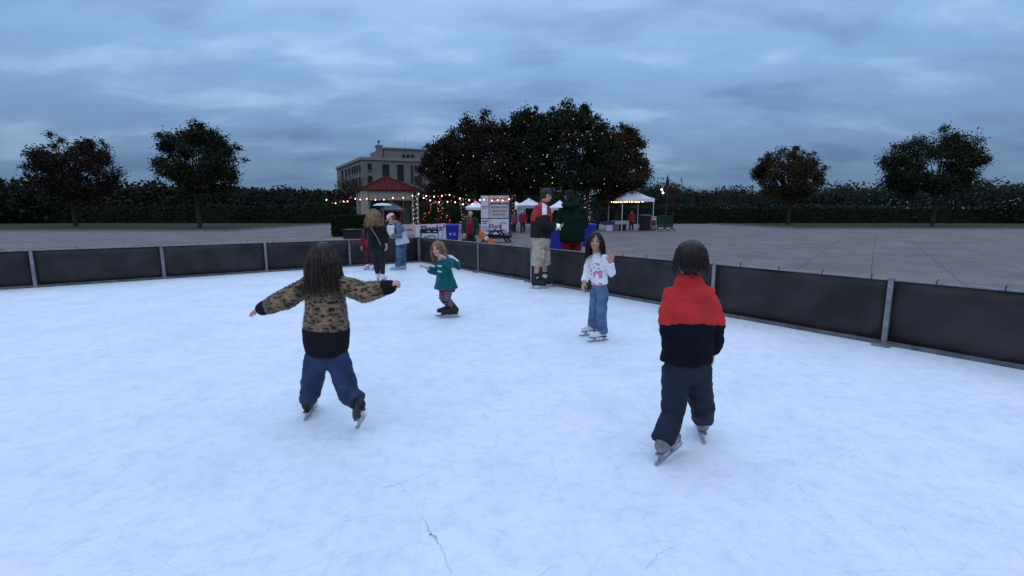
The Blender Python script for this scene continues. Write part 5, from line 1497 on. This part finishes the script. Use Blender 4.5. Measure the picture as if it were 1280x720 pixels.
# lamp post with a pair of lit globes
b0 = GX(831.5, 50); root = thing('street_lamp', b0, 'dark lamp post with two lit globes and a pointed finial', 'street lamp'); zt2 = AT(831, 222, 50).z
m = MB(); m.tube([b0, b0 + V((0, 0, .5)), b0 + V((0, 0, .6)), V((b0.x, b0.y, zt2 - .6))], [.16, .15, .08, .06], 12); m.build('pole', M_dwood, root, smooth=True)
m = MB(); m.tube([V((b0.x, b0.y, zt2 - .6)), V((b0.x, b0.y, zt2 - .2)), V((b0.x, b0.y, zt2 + .3))], [.16, .14, .01], 10); m.build('finial', M_dwood, root, smooth=True)
for px, py in ((827.2, 237), (828.8, 241)):
    q = AT(px, py, 49.8); m = MB(); m.bar(V((b0.x, b0.y, q.z + .2)), q + V((0, 0, .2)), .04, .04); m.build('arm', M_dwood, root)
    m = MB(); m.ball(q, .10, 12); m.build('lamp_globe', mat('lit_globe', (.8, .75, .6), .4, emit=(1, .88, .62), es=4.5), root, smooth=True)


# ------------------------------------------------------------------ bare trees, woods
def bare_tree(label, px, Yd, H, seed, spread=.5, mt=M_bark, group='bare trees'):
    b0 = GX(px, Yd); r = random.Random(seed); m = MB(); t = MB()
    def grow(p_, d, ln, rad, lev, mbx):
        q = p_ + d * ln; mid_ = lerp(p_, q, .5) + V((r.uniform(-1, 1), r.uniform(-1, 1), 0)) * ln * .06
        mbx.tube([p_, mid_, q], [rad, rad * .85, rad * .65], 5 if lev else 8, cap=False)
        if lev >= 5: return
        for _ in range(3 if lev < 3 else 3):
            nd = (d + V((r.uniform(-1, 1), r.uniform(-1, 1), r.uniform(-.15, .7))) * spread).normalized(); grow(q if r.random() < .7 else mid_, nd, ln * r.uniform(.62, .8), max(.03, rad * .6), lev + 1, m)
    root = thing('bare_tree', b0, label, 'tree', group)
    grow(b0, V((0, 0, 1)), H * .30, H * .016, 0, t)
    t.build('trunk', mt, root, smooth=True); m.build('crown', mt, root, smooth=True, fix=False); return root


bare_tree('bare tree in front of the left side of the stone building', 444, 78, 8.5, 1, .75)
bare_tree('bare bushy tree in front of the stone building, right of the pavilion roof', 517, 76, 9, 2, .8)
bare_tree('bare reddish tree at the right behind the street lamp', 841, 62, 6.0, 3, .8, mat('reddish_bark', (.06, .034, .032), .95, .3))
# leafless strip of woods and dark planting behind the plaza
M_wood = [mat('far_wood_dark', (.013, .017, .013), .9 + .1, .3, .3), mat('far_wood_brown', (.024, .019, .015), .9 + .1, .3, .3), mat('far_wood_green', (.017, .024, .015), .9 + .1, .3, .3)]
m = MB(); r = random.Random(77)
for k in range(620):
    a = R(-62 + 124 * (k + r.random()) / 620); d = r.uniform(92, 118); hh = 6.2 + 2.4 * noise.noise(V((a * 9, 1, 0))) + 1.6 * noise.noise(V((a * 31, 5, 0)))
    cpt = V((math.sin(a) * d, math.cos(a) * d, 0)); tone = r.randrange(3)
    for _ in range(210):
        p_ = cpt + V((r.gauss(0, 1.5), r.gauss(0, 1.5), hh * math.sqrt(r.random()) * r.uniform(.75, 1.0))); aa = V((r.gauss(0, 1), r.gauss(0, 1), r.gauss(0, 1))).normalized(); b2 = aa.orthogonal().normalized(); l_ = r.uniform(.15, .40)
        m.quad([p_ - aa * l_, p_ + b2 * l_ * .6, p_ + aa * l_, p_ - b2 * l_ * .6], tone)
tag(m.build('distant_woods', M_wood, fix=False), kind='stuff')
m = MB(); r = random.Random(78)
for k in range(460):
    x = -95 + 190 * (k + r.random()) / 460; y = 67.5 + r.uniform(-.8, .8); tone = r.randrange(2); h_ = 2.6 + 1.0 * noise.noise(V((x * .13, 0, 0))) + .5 * noise.noise(V((x * .6, 3, 0)))
    for _ in range(70):
        p_ = V((x + r.gauss(0, .4), y + r.gauss(0, .5), PLZ + h_ * r.random() ** .8)); aa = V((r.gauss(0, 1), r.gauss(0, 1), r.gauss(0, 1))).normalized(); b2 = aa.orthogonal().normalized(); l_ = r.uniform(.08, .2)
        m.quad([p_ - aa * l_, p_ + b2 * l_ * .6, p_ + aa * l_, p_ - b2 * l_ * .6], tone)
m.box(V((0, 67.6, 1.0)), (190, 1.0, 2.0)); tag(m.build('hedge', M_hedge, fix=False, origin=V((0, 67.5, PLZ))), 'long dark hedge along the far edge of the plaza', 'hedge')
# more of the plaza's trees and lamps to either side
tree('leafy dark tree standing far left of the pavilion', 250, 46, (250, 160, 250, 48), LEAF_GREEN, 11, 110, lights=0, wrap=False)
tree('russet tree at the far left of the plaza', 95, 52, (95, 172, 252, 46), LEAF_BROWN, 12, 100, lights=0, wrap=False)
tree('bronze tree at the far right of the plaza', 985, 58, (985, 186, 253, 40), LEAF_MIX, 13, 100, lights=0, wrap=False)
tree('dark green tree at the far right edge', 1165, 52, (1165, 165, 252, 52), LEAF_GREEN, 14, 110, lights=0, wrap=False)

bpy.data.scenes.remove(SCR)
